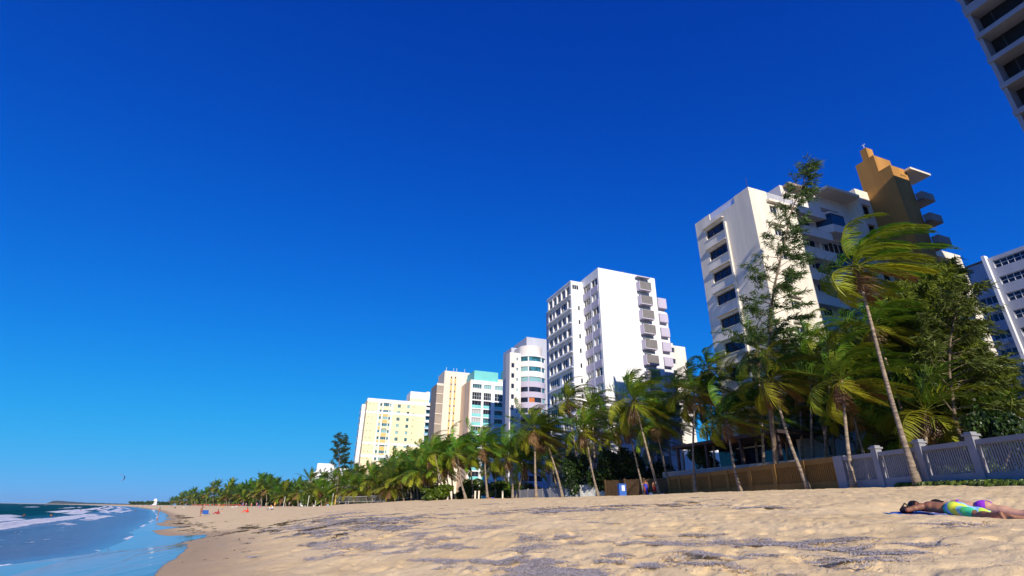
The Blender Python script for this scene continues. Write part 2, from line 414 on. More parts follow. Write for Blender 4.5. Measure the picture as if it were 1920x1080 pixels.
c = mixc(nt, ramp(nt, ta.outputs['Fac'], -90, -420), c, (.003, .035, .085))
fm = ramp(nt, math_(nt, 'ADD', fo.outputs['Fac'], math_(nt, 'MULTIPLY', math_(nt, 'SUBTRACT', math_(nt, 'ADD', math_(nt, 'MULTIPLY', nb.outputs[0], .5), math_(nt, 'MULTIPLY', na.outputs[0], .5)), .5), 1.9)), .44, .58)
c = mixc(nt, fm, c, (.90, .90, .90))
nt.links.new(c, b.inputs['Base Color'])
nt.links.new(math_(nt, 'MAXIMUM', math_(nt, 'MULTIPLY_ADD', fm, .7, .12), math_(nt, 'MULTIPLY', ramp(nt, ta.outputs['Fac'], -6, -26), .55)), b.inputs['Roughness'])
b.inputs['IOR'].default_value = 1.33
nt.links.new(math_(nt, 'MULTIPLY_ADD', ramp(nt, ta.outputs['Fac'], -3, -20), -.40, .45), b.inputs['Specular IOR Level'])
hh = math_(nt, 'ADD', math_(nt, 'MULTIPLY', na.outputs[0], .9), math_(nt, 'MULTIPLY', nb.outputs[0], .2))
bp = N(nt, 'ShaderNodeBump', Distance=.5); nt.links.new(hh, bp.inputs['Height'])
nt.links.new(ramp(nt, ta.outputs['Fac'], 1.0, -5), bp.inputs['Strength']); nt.links.new(bp.outputs[0], b.inputs['Normal'])
sea_me.materials.append(m)
tag(link('sea', sea_me), 'blue green sea with white breakers along the beach', 'sea', kind='structure')

# ------------------------------------------------------------------ dry grey seaweed and brown wrack
def scraps(name, pts, size, cols, mat, lift=.01, seed=1):
    rg = np.random.default_rng(seed); n = len(pts)
    z = H0(pts[:, 0], pts[:, 1])
    t_, s_, l_ = terrain_t(pts[:, 0], pts[:, 1])
    z = z + sstep(6, 11, t_) * ((fbm(s_ / .55, l_ / .75, 31, 3) - .5) * .085)
    a = rg.uniform(0, 2 * np.pi, n); ln = size * rg.uniform(.8, 2.6, n); wd = size * rg.uniform(.12, .34, n)
    dx, dy = np.cos(a), np.sin(a)
    hz = rg.uniform(.0, .14, n) * size
    P0 = np.stack([pts[:, 0] - dx * ln, pts[:, 1] - dy * ln, z + lift * rg.uniform(-.5, 1, n)], 1)
    P1 = np.stack([pts[:, 0], pts[:, 1], z + lift + hz], 1)
    P2 = np.stack([pts[:, 0] + dx * ln, pts[:, 1] + dy * ln, z + lift * rg.uniform(-.5, 1, n)], 1)
    W = np.stack([-dy * wd, dx * wd, rg.uniform(-.25, .25, n) * wd], 1)
    V = np.concatenate([P0 - W * .4, P0 + W * .4, P1 - W, P1 + W, P2 - W * .3, P2 + W * .3])
    i = np.arange(n)
    Fq = np.concatenate([np.stack([i, i + n, i + 3 * n, i + 2 * n], 1), np.stack([i + 2 * n, i + 3 * n, i + 5 * n, i + 4 * n], 1)])
    me = np_mesh(name, V, Fq, [mat], smooth=False)
    ci = rg.uniform(0, 1, n)[:, None]
    cc = np.array(cols[0]) * (1 - ci) + np.array(cols[1]) * ci
    cattr(me, 'tint', np.concatenate([cc, cc]))
    return link(name, me)
def tint_mat(name, rough=.9):
    m, nt, b = nodes_of(name)
    a_ = N(nt, 'ShaderNodeAttribute'); a_.attribute_name = 'tint'
    nt.links.new(a_.outputs['Color'], b.inputs['Base Color']); b.inputs['Roughness'].default_value = rough
    b.inputs['Specular IOR Level'].default_value = .2
    return m
M['weed'] = tint_mat('dry_seaweed')
rg = np.random.default_rng(3)
n = 1500000
a = np.radians(rg.uniform(-30, 48, n)); rr = 4.5 * np.exp(rg.uniform(0, 1, n) * math.log(60 / 4.5))
px, py = rr * np.sin(a), rr * np.cos(a)
tw, sw, lw = terrain_t(px, py)
mk = weed_mask(sw, lw, tw)
keep = ((mk > .705 + .03 * rg.normal(0, 1, n)) | ((mk > .58) & (rg.uniform(0, 1, n) < .015))) & (tw > 6.5)
px, py, rr = px[keep], py[keep], rr[keep]
sz = None
pts = np.stack([px, py], 1)
near = rr < 14
o1 = scraps('dry_seaweed', pts[near], .018, ((.40, .36, .34), (.68, .61, .58)), M['weed'], .010, 5)
o2 = scraps('dry_seaweed', pts[~near], .05, ((.40, .36, .34), (.68, .61, .58)), M['weed'], .012, 6)
tag(o1, 'grey dried seaweed lying in streaks on the nearest sand', 'seaweed', kind='stuff')
tag(o2, 'grey dried seaweed scattered further up the open sand', 'seaweed', kind='stuff')
# brown wrack line near the water
n = 60000
lw = rg.uniform(4, 150, n); 
ctr = np.interp(lw, OL, OS) + np.interp(lw, [0, 20, 40, 60, 100, 150], [4.5, 3.6, 3.0, 2.6, 2.2, 2.0])
sw = ctr + rg.normal(0, 1, n) * np.interp(lw, [0, 30, 60, 150], [1.5, 1.1, .6, .35])
mk = fbm(sw / .5, lw / 1.6, 121, 4)
k = (mk > .62) & (lw > 13 + 6 * fbm(sw, lw, 3, 2))
wx, wy = xy(sw[k], lw[k])
o3 = scraps('brown_seaweed', np.stack([wx, wy], 1), .07, ((.045, .04, .02), (.13, .10, .05)), M['weed'], .02, 8)
tag(o3, 'dark brown seaweed washed up in a line along the wet sand', 'seaweed', kind='stuff')
# ------------------------------------------------------------------ buildings
PHI = R_(21)
class Bld:
    """local x runs inland along the fronts, local y away along the seaward sides"""
    def __init__(s, name, C, label, cat='apartment building'):
        s.r = empty(name, (C[0], C[1], 0), PHI, label, cat); s.cache = {}
    def part(s, name, mb, mats): return mb.build(name, mats, s.r)
    def window(s, kind, off, a0, a1, z0, z1, style='g', depth=.22, name='window', mull=None, frame='frame', sub=False, rows=0):
        w_, h_ = round(a1 - a0, 2), round(z1 - z0, 2)
        key = (w_, h_, style, depth, mull, frame, rows)
        if key not in s.cache:
            gl = MB(); fr = gl if not sub else MB()
            gl.quad((0, depth, 0), (w_, depth, 0), (w_, depth, h_), (0, depth, h_), 0)
            f = .06 if w_ < 3 else .07; mi = 0 if sub else 1
            y0, y1 = depth - .07, depth - .005
            fr.box(0, w_, y0, y1, 0, f, mi); fr.box(0, w_, y0, y1, h_ - f, h_, mi)
            fr.box(0, f, y0, y1, f, h_ - f, mi); fr.box(w_ - f, w_, y0, y1, f, h_ - f, mi)
            n = mull if mull else max(1, int(round(w_ / .95)))
            for k in range(1, n):
                xx = w_ * k / n; fr.box(xx - f * .5, xx + f * .5, y0 + .004, y1, f, h_ - f, mi)
            for k in range(rows):
                zz = h_ * (k + 1) / (rows + 1); fr.box(f, w_ - f, y0 + .012, y1, zz - f * .4, zz + f * .4, mi)
            G = M[{'g': 'glass', 'c': 'glass_c', 't': 'glass_t', 'd': 'dark'}[style]]
            if sub: s.cache[key] = (gl.mesh(name, [G]), fr.mesh('window_frame', [M[frame]]))
            else: s.cache[key] = (gl.mesh(name, [G, M[frame]]), None)
        me, fm = s.cache[key]
        o = link(name, me, s.r)
        if kind == 'front': o.location = (a0, off, z0)
        else: o.location = (off, a1, z0); o.rotation_euler = (0, 0, -math.pi / 2)
        if fm: link('window_frame', fm, o)
        return o
    def sheet(s, mb, kind, off, a0, a1, z0, z1, ops=(), depth=.22, m=0):
        A = sorted({a0, a1, *[o[0] for o in ops], *[o[1] for o in ops]}); Zs = sorted({z0, z1, *[o[2] for o in ops], *[o[3] for o in ops]})
        A = [a for a in A if a0 <= a <= a1]; Zs = [z for z in Zs if z0 <= z <= z1]
        def pt(a, d, z): return (a, off + d, z) if kind == 'front' else (off + d, a, z)
        def q(p1, p2, p3, p4):
            if kind == 'front': mb.quad(p1, p2, p3, p4, m)
            else: mb.quad(p4, p3, p2, p1, m)
        for i in range(len(A) - 1):
            j0 = None
            for j in range(len(Zs) - 1):
                ac, zc = (A[i] + A[i + 1]) / 2, (Zs[j] + Zs[j + 1]) / 2
                hole = any(o[0] < ac < o[1] and o[2] < zc < o[3] for o in ops)
                if not hole and j0 is None: j0 = Zs[j]
                if j0 is not None and (hole or j == len(Zs) - 2):
                    top = Zs[j] if hole else Zs[j + 1]
                    q(pt(A[i], 0, j0), pt(A[i + 1], 0, j0), pt(A[i + 1], 0, top), pt(A[i], 0, top)); j0 = None
        for (b0, b1, c0, c1) in [o[:4] for o in ops]:
            q(pt(b0, 0, c0), pt(b1, 0, c0), pt(b1, depth, c0), pt(b0, depth, c0))
            q(pt(b0, depth, c1), pt(b1, depth, c1), pt(b1, 0, c1), pt(b0, 0, c1))
            q(pt(b0, 0, c0), pt(b0, depth, c0), pt(b0, depth, c1), pt(b0, 0, c1))
            q(pt(b1, depth, c0), pt(b1, 0, c0), pt(b1, 0, c1), pt(b1, depth, c1))
    def rail(s, kind, off, a0, a1, z0, z1, mat='frame', name='roof_railing', step=.13):
        mb = MB()
        def bx(p, q, zz0, zz1, d=.02):
            if kind == 'front': mb.box(p, q, off - d, off + d, zz0, zz1)
            else: mb.box(off - d, off + d, p, q, zz0, zz1)
        n = int((a1 - a0) / step)
        for k in range(n + 1):
            a = a0 + (a1 - a0) * k / n; bx(a - .025, a + .025, z0, z1)
        bx(a0, a1, z1, z1 + .06, .035)
        s.part(name, mb, [M[mat]])
GZ = 3.2

# ---- cream apartment block nearest the fence (white wing, recessed middle, right wing)
b1 = Bld('cream_apartment_block', (27.75, 50), 'cream white apartment block with dark windows behind the tall thin casuarina')
mb = MB(); T1 = 37.6
sea_w = [(4.55, 7.65, T1 - 3.35 - 3.04 * k, T1 - 2.0 - 3.04 * k) for k in range(10)]
fr_w = [(2.85, 4.15, T1 - 2.85 - 3.04 * k, T1 - 1.85 - 3.04 * k) for k in range(11)]
rr_w = [(5.2, 6.5, T1 - 2.85 - 3.04 * k, T1 - 1.85 - 3.04 * k) for k in range(2, 11)]
b1.sheet(mb, 'sea', 0, 0, 9.3, GZ, T1 - .9, sea_w, .3)
b1.sheet(mb, 'front', 0, 0, 7.1, GZ, T1 - .9, fr_w, .25)
mb.quad((7.1, 0, GZ), (7.1, 9.3, GZ), (7.1, 9.3, T1), (7.1, 0, T1)); mb.quad((7.1, 9.3, GZ), (0, 9.3, GZ), (0, 9.3, T1 - .9), (7.1, 9.3, T1 - .9))
mb.quad((0, 0, T1 - .9), (7.1, 0, T1 - .9), (7.1, 9.3, T1 - .9), (0, 9.3, T1 - .9))
# parapet with gaps for the railings
mb.box(0, .25, 0, 2.3, T1 - .9, T1, skip='b'); mb.box(0, .25, 6.6, 9.3, T1 - .9, T1, skip='b'); mb.box(.25, 2.8, 0, .25, T1 - .9, T1, skip='bs')
b1.part('wall', mb, [M['cream']])
b1.rail('sea', .12, 2.3, 6.6, T1 - .9, T1 - .06); b1.rail('front', .12, 2.8, 7.1, T1 - .9, T1 - .06)
for o in sea_w: b1.window('sea', 0, *o, style='g', depth=.3, mull=3, frame='dframe', sub=True)
for o in fr_w: b1.window('front', 0, *o, style='g', depth=.25, mull=2, frame='frame', sub=True)
for k in range(10):
    z = T1 - 1.72 - 3.04 * k; h_ = MB(); h_.box(-.34, -.004, 4.35, 7.95, z, z + .11); b1.part('window_hood', h_, [M['cream']])
    s_ = MB(); s_.box(-.08, -.004, 4.5, 7.75, z - 1.71, z - 1.64); b1.part('window_sill', s_, [M['cream']])
for k in range(11):
    z = T1 - 1.5 - 3.04 * k; h_ = MB(); h_.box(2.5, 7.0 if k == 0 else 4.5, -.42, -.004, z, z + .16 + (.16 if k == 0 else 0)); b1.part('window_hood', h_, [M['cream']])
mb = MB(); mb.box(-.26, -.004, 4.08, 4.33, 9.5, T1 - 2.5); b1.part('rain_fin', mb, [M['cream']])
# recessed middle, floors with dark openings and white balcony fronts
mb = MB(); ops = []
for k in range(12):
    z = T1 - 3.04 * k
    ops += [(7.6, 9.0, z - 1.9, z - .7), (9.5, 11.6, z - 2.2, z - .3), (13.7, 17.0, z - .6, z + 1.3) if k == 0 else (12.2, 16.6, z - 2.3, z - .5), (17.2, 18.7, z - 2.0, z - .6)]
b1.sheet(mb, 'front', 1.3, 7.1, 19.2, GZ, 40.6, ops, .5)
mb.quad((7.1, 8, GZ), (7.1, 1.3, GZ), (7.1, 1.3, 40.6), (7.1, 8, 40.6)); mb.quad((7.1, 1.3, 40.6), (19.2, 1.3, 40.6), (19.2, 8, 40.6), (7.1, 8, 40.6))
b1.part('recessed_wall', mb, [M['warmwhite']])
for o in ops: b1.window('front', 1.3, *o, style='g', depth=.5, frame='frame')
for k in range(12):
    z = T1 - 3.04 * k
    mb = MB(); mb.box(7.15, 12.9, .25, .40, z - 1.05 - .35, z - .35); mb.box(7.15, 12.9, .40, 1.29, z - 1.4, z - 1.22)
    if k < 11: b1.part('balcony', mb, [M['warmwhite']])
for k in range(0, 12, 2):
    z = T1 - 3.04 * k
    mb = MB(); mb.prism([(11.9, 1.28), (12.9, -.25), (15.4, -.25), (16.4, 1.28)], z - 3.3, z - 2.25, 0); b1.part('bay_parapet', mb, [M['warmwhite']])
    mb = MB(); mb.prism([(12.0, 1.28), (13.0, -.2), (15.3, -.2), (16.3, 1.28)], z - 2.25, z - .65, 0); b1.part('bay_window', mb, [M['glass']])
    mb = MB(); mb.prism([(11.9, 1.28), (12.9, -.3), (15.4, -.3), (16.4, 1.28)], z - .65, z - .45, 0); b1.part('bay_roof', mb, [M['warmwhite']])
mb = MB(); mb.box(13.2, 19.1, -.6, 8, 40.62, 41.0); b1.part('roof_slab', mb, [M['beige']])
mb = MB(); mb.box(7.6, 12.79, .3, 8, 40.3, 40.59); b1.part('rear_roof_slab', mb, [M['taupe']])
mb = MB(); b1.sheet(mb, 'front', -.2, 19.2, 21.68, GZ, 42.3, [(19.7, 21.3, 38 - 3.04 * k, 40 - 3.04 * k) for k in range(11)], .4)
mb.quad((19.2, 5, GZ), (19.2, -.2, GZ), (19.2, -.2, 42.3), (19.2, 5, 42.3)); mb.quad((19.2, -.2, 42.3), (21.68, -.2, 42.3), (21.68, 5, 42.3), (19.2, 5, 42.3)); mb.quad((21.68, 5, GZ), (19.2, 5, GZ), (19.2, 5, 42.3), (21.68, 5, 42.3))
b1.part('stair_bay', mb, [M['cream']])
for k in range(11): b1.window('front', -.2, 19.7, 21.3, 38 - 3.04 * k, 40 - 3.04 * k, style='d', depth=.4, frame='dframe')
# right wing, lit end
ops = [(26.6, 30.2, 33.2 - 3.04 * k, 34.9 - 3.04 * k) for k in range(9)] + [(31.5, 36.9, 33.0 - 3.04 * k, 35.0 - 3.04 * k) for k in range(9)]
mb = MB(); b1.sheet(mb, 'front', 0, 25.0, 38.4, GZ, 36.1, ops, .9)
mb.quad((38.4, 0, GZ), (38.4, 12, GZ), (38.4, 12, 36.1), (38.4, 0, 36.1)); mb.quad((25, 0, 36.1), (38.4, 0, 36.1), (38.4, 12, 36.1), (25, 12, 36.1)); mb.quad((25, 12, GZ), (25, 0, GZ), (25, 0, 36.1), (25, 12, 36.1))
b1.part('right_wing', mb, [M['cream']])
for o in ops: b1.window('front', 0, *o, style='g', depth=.9, frame='dframe')
mb = MB(); mb.box(36.6, 38.0, 1.5, 4, 36.1, 37.2, skip='b'); b1.part('roof_box', mb, [M['dim']])
# ground floor: terrace wall and dark canopy on the sea side
mb = MB(); mb.box(-5.2, -.01, -2.2, 12.5, 8.75, 9.05); b1.part('canopy', mb, [M['dim']])
mb = MB()
for yy in (-1.8, 2.6, 7.4, 12.0): mb = MB(); mb.box(-4.9, -4.65, yy, yy + .25, 6.4, 8.75); b1.part('canopy_post', mb, [M['dim']])

mb = MB(); mb.box(-5.0, -4.7, -6, 15, GZ, 6.4); mb.box(-4.7, -.02, -2, 12.2, 5.9, 6.0); b1.part('terrace_wall', mb, [M['concrete']])
mb = MB(); mb.quad((-.012, 11, 5.0), (-.012, .5, 5.0), (-.012, .5, 8.75), (-.012, 11, 8.75)); b1.part('shop_front', mb, [M['glass']])
mb = MB(); mb.box(.3, .34, .3, .34, T1 - .9, T1 + 1.6); b1.part('antenna', mb, [M['dframe']])
mb = MB(); mb.box(7.2, 8.4, 1.0, 1.29, T1 - 5.2, T1 - 4.6); b1.part('air_conditioner', mb, [M['white']])

# ---- brown stair tower
tw = Bld('brown_stair_tower', (27.75, 50), 'tall ochre brown stair tower with stepped top and balconies on its right', 'tower')
mb = MB(); mb.box(21.7, 25.0, -2.35, .22, GZ, 47.0, skip='b'); tw.part('back_shaft', mb, [M['brown']])
mb = MB(); mb.box(21.7, 24.75, -3.87, -2.352, GZ, 44.3, skip='b'); tw.part('front_shaft', mb, [M['brown']])
mb = MB(); mb.box(21.72, 23.0, -1.75, -.9, 47.0, 48.75, skip='b'); tw.part('chimney', mb, [M['brown']])
mb = MB(); mb.tube([(22.2, -1.3, 48.75), (22.2, -1.3, 49.7)], .03, 6); mb.tube([(22.0, -1.3, 49.5), (22.4, -1.3, 49.5)], .025, 6); mb.tube([(22.2, -1.5, 49.65), (22.2, -1.1, 49.65)], .06, 6); tw.part('weather_vane', mb, [M['frame']])
mb = MB(); mb.box(24.2, 28.3, -4.7, -2.36, 43.85, 44.15); tw.part('roof_plate', mb, [M['beige']])
for k in range(3):
    z = 40.5 - 3.2 * k; mb = MB()
    mb.box(24.78, 27.0, -4.75, -4.6, z - 1.1, z); mb.box(26.85, 27.0, -4.6, -2.4, z - 1.1, z); mb.box(24.78, 26.85, -4.6, -2.4, z - 1.1, z - .9)
    mb.box(24.78, 24.9, -4.6, -3.9, z - 1.1, z); tw.part('balcony', mb, [M['concrete']])
mb = MB()
for k in range(5):
    mb.box(23.2 + .22 * k, 23.3 + .22 * k, -3.885, -3.872, 43.0, 43.2 + .15 * (k % 2))
tw.part('vent_grille', mb, [M['dark']])
mb = MB(); mb.box(24.78, 25.0, -2.34, -1.0, 33, 43.8); tw.part('balcony_wall', mb, [M['brown']])

# ---- dark tower overhead at the right
tr = Bld('shaded_high_rise', (42.77, 33.6), 'dark high rise seen from below with pale slabs between glass floors', 'tower')
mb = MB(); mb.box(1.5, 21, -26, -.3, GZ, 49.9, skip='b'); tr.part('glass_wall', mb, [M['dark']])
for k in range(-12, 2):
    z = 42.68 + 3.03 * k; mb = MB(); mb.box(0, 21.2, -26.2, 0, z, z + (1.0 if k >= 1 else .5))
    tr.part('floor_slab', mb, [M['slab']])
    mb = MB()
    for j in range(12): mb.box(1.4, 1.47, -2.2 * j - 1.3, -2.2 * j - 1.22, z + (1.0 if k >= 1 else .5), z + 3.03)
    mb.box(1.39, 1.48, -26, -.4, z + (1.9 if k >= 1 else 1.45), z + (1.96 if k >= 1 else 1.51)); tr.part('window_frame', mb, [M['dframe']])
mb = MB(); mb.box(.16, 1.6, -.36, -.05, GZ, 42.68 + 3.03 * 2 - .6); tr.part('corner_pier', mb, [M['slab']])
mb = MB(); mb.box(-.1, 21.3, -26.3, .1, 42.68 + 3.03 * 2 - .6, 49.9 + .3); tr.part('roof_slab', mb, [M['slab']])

mb = MB(); mb.box(-6.1, -.12, -28, -11, GZ, 53, skip='b'); tr.part('added_shade_wing', mb, [M['slab']])  # unseen wing, added so its shadow covers the cream block's recess

# ---- lavender and white block at the right edge
fr = Bld('long_balcony_block', (78.77, 75), 'white block with a bright vertical fin at the right edge of the photo')
mb = MB(); ops = []; SEAW = []
for k in range(12):
    z = 41.3 - 2.92 * k
    ops += [(-5.2, -.8, z - 1.9, z - .55), (-10.5, -5.6, z - 1.9, z - .55)]
    SEAW += [(.6, 2.9, z - 4.4, z - 3.1)] if k else [(2.2, 2.9, z - 1.4, z - .6), (.6, 2.9, z - 4.4, z - 3.1)]
b = fr
b.sheet(mb, 'sea', 0, -11, -.25, GZ, 41.4, ops, .3); b.sheet(mb, 'sea', .25, .25, 4.2, GZ, 41.1, SEAW, .25)
mb.quad((0, -11, GZ), (14, -11, GZ), (14, -11, 41.4), (0, -11, 41.4)); mb.quad((0, -11, 41.4), (14, -11, 41.4), (14, 4.2, 41.4), (0, 4.2, 41.4)); mb.quad((14, 4.2, GZ), (.25, 4.2, GZ), (.25, 4.2, 41.1), (14, 4.2, 41.1))
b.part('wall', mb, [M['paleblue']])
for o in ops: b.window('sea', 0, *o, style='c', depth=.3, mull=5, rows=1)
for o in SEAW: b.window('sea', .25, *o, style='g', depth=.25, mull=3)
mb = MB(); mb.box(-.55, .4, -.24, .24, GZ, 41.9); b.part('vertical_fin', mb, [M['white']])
for k in range(1, 12, 2):
    mb = MB(); mb.box(-.25, .24, 1.1, 1.9, 41.3 - 2.92 * k - 5.3, 41.3 - 2.92 * k - 4.75); b.part('air_conditioner', mb, [M['white']])

# ---- big white stepped block (middle)
b2 = Bld('white_stepped_block', (16.45, 87.6), 'tall bright white stepped block with grey balconies, tallest of the far row'); b = b2
mb = MB(); T2 = 45.1
P_ops = []; lav = MB()
for k in range(13):
    z = 43.3 - 2.92 * k
    P_ops += [(.55, 2.75, z - 1.5, z), (3.4, 6.0, z - 1.5, z)]
b.sheet(mb, 'sea', 0, 0, 6.3, GZ, T2, P_ops, .18)
F_ops = [(8.85, 10.4, 43.6 - 2.95 * k - 1.9, 43.6 - 2.95 * k + .3) for k in range(12)]
b.sheet(mb, 'front', 0, 0, 13.0, GZ, T2, F_ops, .3)
mb.quad((13, 0, GZ), (13, 14, GZ), (13, 14, T2), (13, 0, T2)); mb.quad((0, 0, T2), (13, 0, T2), (13, 14, T2), (0, 14, T2)); mb.quad((13, 14, GZ), (0, 14, GZ), (0, 14, T2), (13, 14, T2)); mb.quad((0, 14, GZ), (0, 6.3, GZ), (0, 6.3, T2), (0, 14, T2))
b.part('wall', mb, [M['white']])
for o in P_ops: b.window('sea', 0, *o, style='c', depth=.18)
for o in F_ops: b.window('front', 0, *o, style='t', depth=.3, mull=2)
for k in range(13):
    z = 43.3 - 2.92 * k; mb = MB()
    mb.box(-.07, -.004, .45, 2.85, z - 2.85, z - 1.56); mb.box(-.07, -.004, 3.3, 6.1, z - 2.85, z - 1.56); b.part('lavender_spandrel', mb, [M['lavender']])
for k in range(12):
    z = 43.45 - 2.95 * k; mb = MB()
    mb.box(8.4, 11.1, -1.15, -.004, z - 1.95, z - 1.78, 0); mb.box(8.4, 8.5, -1.15, -.01, z - 1.78, z - .1, 0)
    mb.box(8.5, 11.1, -1.15, -1.07, z - 1.78, z - .1, 1); mb.box(11.0, 11.1, -1.07, -.01, z - 1.78, z - .1, 1)
    b.part('balcony', mb, [M['lavender'], M['louvre']])
mb = MB(); mb.box(8.2, 11.2, -1.0, -.004, 44.35, 44.5); b.part('balcony_canopy', mb, [M['lavender']])
mb = MB(); mb.tube([(6.5, 1, T2), (6.5, 1, T2 + 1.0)], .04, 5); b.part('antenna', mb, [M['dframe']])
# seaward wing
mb = MB(); sw_ops = [(-1.2, -.72, 42.2 - 2.9 * k - .95, 42.2 - 2.9 * k) for k in range(10)] + [(-2.3, -.85, 42.75, 43.75)]
b.sheet(mb, 'front', 6.3, -2.6, 0, GZ, 44.3, sw_ops[:1] and [o for o in sw_ops if o[3] < 41.9 or o[3] > 43], .15)
Q_ops = []
for k in range(13):
    zt = 43.75 - 2.92 * k; zb = zt - (2.2 if k == 0 else 1.75)
    if k == 0 or k in (2, 3, 4): edges = [6.75 + 2.04 * j for j in range(6)]
    elif k in (1, 5, 7): edges = [6.75, 8.2, 11.2, 13.8, 15.2, 16.95]
    else: edges = [6.75, 11.4, 12.2, 16.95]
    for j in range(len(edges) - 1):
        if edges[j + 1] - edges[j] < 1: continue
        Q_ops.append((edges[j] + .17, edges[j + 1] - .17, zb, zt))
b.sheet(mb, 'sea', -2.6, 6.3, 17.2, GZ, 44.3, Q_ops, .25)
mb.quad((-2.6, 6.3, 44.3), (0, 6.3, 44.3), (0, 18, 44.3), (-2.6, 18, 44.3)); mb.quad((0, 17.2, GZ), (-2.6, 17.2, GZ), (-2.6, 17.2, 44.3), (0, 17.2, 44.3))
b.part('added_shade_wing', mb, [M['white']])
for o in sw_ops:
    if o[3] < 41.9 or o[3] > 43: b.window('front', 6.3, *o, style='g', depth=.15, mull=1 if o[3] < 43 else 3)
for o in Q_ops[:62]: b.window('sea', -2.6, *o, style='g', depth=.25)
mb = MB()
for k in range(14):
    z = 41.35 - 2.92 * k
    if z > GZ + 1: mb.box(-2.95, -2.604, 6.4, 17.2, z, z + .14)
b.part('floor_ledge', mb, [M['white']])
mb = MB(); mb.box(-2.75, 0, 6.2, 17.4, 44.3, 44.5, skip=''); b.part('roof_edge', mb, [M['white']])
mb = MB(); mb.box(-2.2, 0, 17.4, 19, GZ, 41.9, skip='b'); b.part('stair_shaft', mb, [M['lavender']])
# lower right steps
mb = MB(); mb.box(13.0, 15.1, .6, 12, GZ, 39.2, skip='b'); mb.box(15.1, 16.0, 1.2, 12, GZ, 38.6, skip='b'); b.part('lower_wing', mb, [M['white']])
for k in range(10):
    z = 40.9 - 2.92 * 1.0 * k * 1.0; mb = MB(); mb.box(13.05, 15.0, -.25, .59, z - 3.0 + .9, z if k == 0 else z - .35); b.part('balcony', mb, [M['lavender']])
# ---- curved lavender block
b3 = Bld('curved_lavender_block', (.69, 140), 'lavender grey block with a curved balcony front beside the white one'); b = b3
mb = MB(); o1 = [(-.6, .35, 39.0 - 2.95 * k, 40.3 - 2.95 * k) for k in range(12)]; o2 = [(.95, 1.45, 41.2 - 2.95 * k, 42.0 - 2.95 * k) for k in range(13)]
b.sheet(mb, 'front', 0, -1.1, 2.3, GZ, 43.4, o2 + [o for o in o1], .2)
mb.quad((-1.1, 3, GZ), (-1.1, 0, GZ), (-1.1, 0, 41.5), (-1.1, 3, 41.5)); mb.quad((-1.1, 0, 43.4), (2.3, 0, 43.4), (2.3, 3, 43.4), (-1.1, 3, 43.4)); mb.quad((-1.1, 3, 41.5), (-1.1, 0, 41.5), (-1.1, 0, 43.4), (-1.1, 3, 43.4)); mb.quad((2.3, 0, GZ), (2.3, 5, GZ), (2.3, 5, 43.4), (2.3, 0, 43.4))
b.part('wall', mb, [M['warmwhite']])
for o in o1: b.window('front', 0, *o, style='g', depth=.2)
for o in o2: b.window('front', 0, *o, style='t', depth=.2, mull=1)
def arc(r, a0, a1, n, cx=7.0, cy=4.6): return [(cx + r * math.sin(R_(a0 + (a1 - a0) * k / n)), cy - r * math.cos(R_(a0 + (a1 - a0) * k / n))) for k in range(n + 1)]
def curved(mb, r, a0, a1, z0, z1, n, thick, m=0):
    p, q = arc(r, a0, a1, n), arc(r - thick, a0, a1, n)
    for k in range(n):
        mb.quad((*p[k], z0), (*p[k + 1], z0), (*p[k + 1], z1), (*p[k], z1), m); mb.quad((*p[k], z1), (*p[k + 1], z1), (*q[k + 1], z1), (*q[k], z1), m); mb.quad((*q[k], z0), (*q[k + 1], z0), (*p[k + 1], z0), (*p[k], z0), m)
    for e in (0, n): mb.quad((*p[e], z0), (*q[e], z0), (*q[e], z1), (*p[e], z1), m)
for k in range(-1, 13):
    zt = 40.0 - 2.95 * k
    mb = MB(); curved(mb, 4.7, -68, 52, zt - 2.95, zt - 1.35, 20, .3); b.part('curved_parapet', mb, [M['white' if k < 1 else 'lavender']])  # upper floors white, all lower floors in the lavender tone
    mb = MB()
    for (a0, a1) in ((-68, -64), (-30, -26), (22, 25), (49, 52)): curved(mb, 4.66, a0, a1, zt - 1.35, zt, 2, .26)
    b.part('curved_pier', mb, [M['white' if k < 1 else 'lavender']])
    for j, (a0, a1) in enumerate(((-64, -30), (-26, 22), (25, 49)) if k != 3 else ((-64, -30), (-26, -6), (25, 49), (-5.9, 22))):
        mb = MB(); curved(mb, 4.45, a0, a1, zt - 1.35, zt, 8, .05)
        b.part('window', mb, [M['glass_t' if k < 2 or j == 2 else ('rust' if (k == 3 and j == 1) else 'glass')]])
mb = MB(); mb.prism(arc(4.8, -70, 54, 20) + [(10.8, 8), (2.3, 8)], 42.96, 43.3); b.part('roof_slab', mb, [M['white']])
mb = MB(); mb.prism(arc(3.6, -80, 70, 16) + [(10.3, 8), (3.2, 8)], 43.3, 46.6); b.part('penthouse', mb, [M['warmwhite']])
mb = MB(); mb.box(2.4, 6.0, 8, 15, GZ, 47.4, skip='b'); mb.box(6.01, 14.5, 4.7, 15, GZ, 50.3, skip='b'); b.part('back_block', mb, [M['paleblue']])
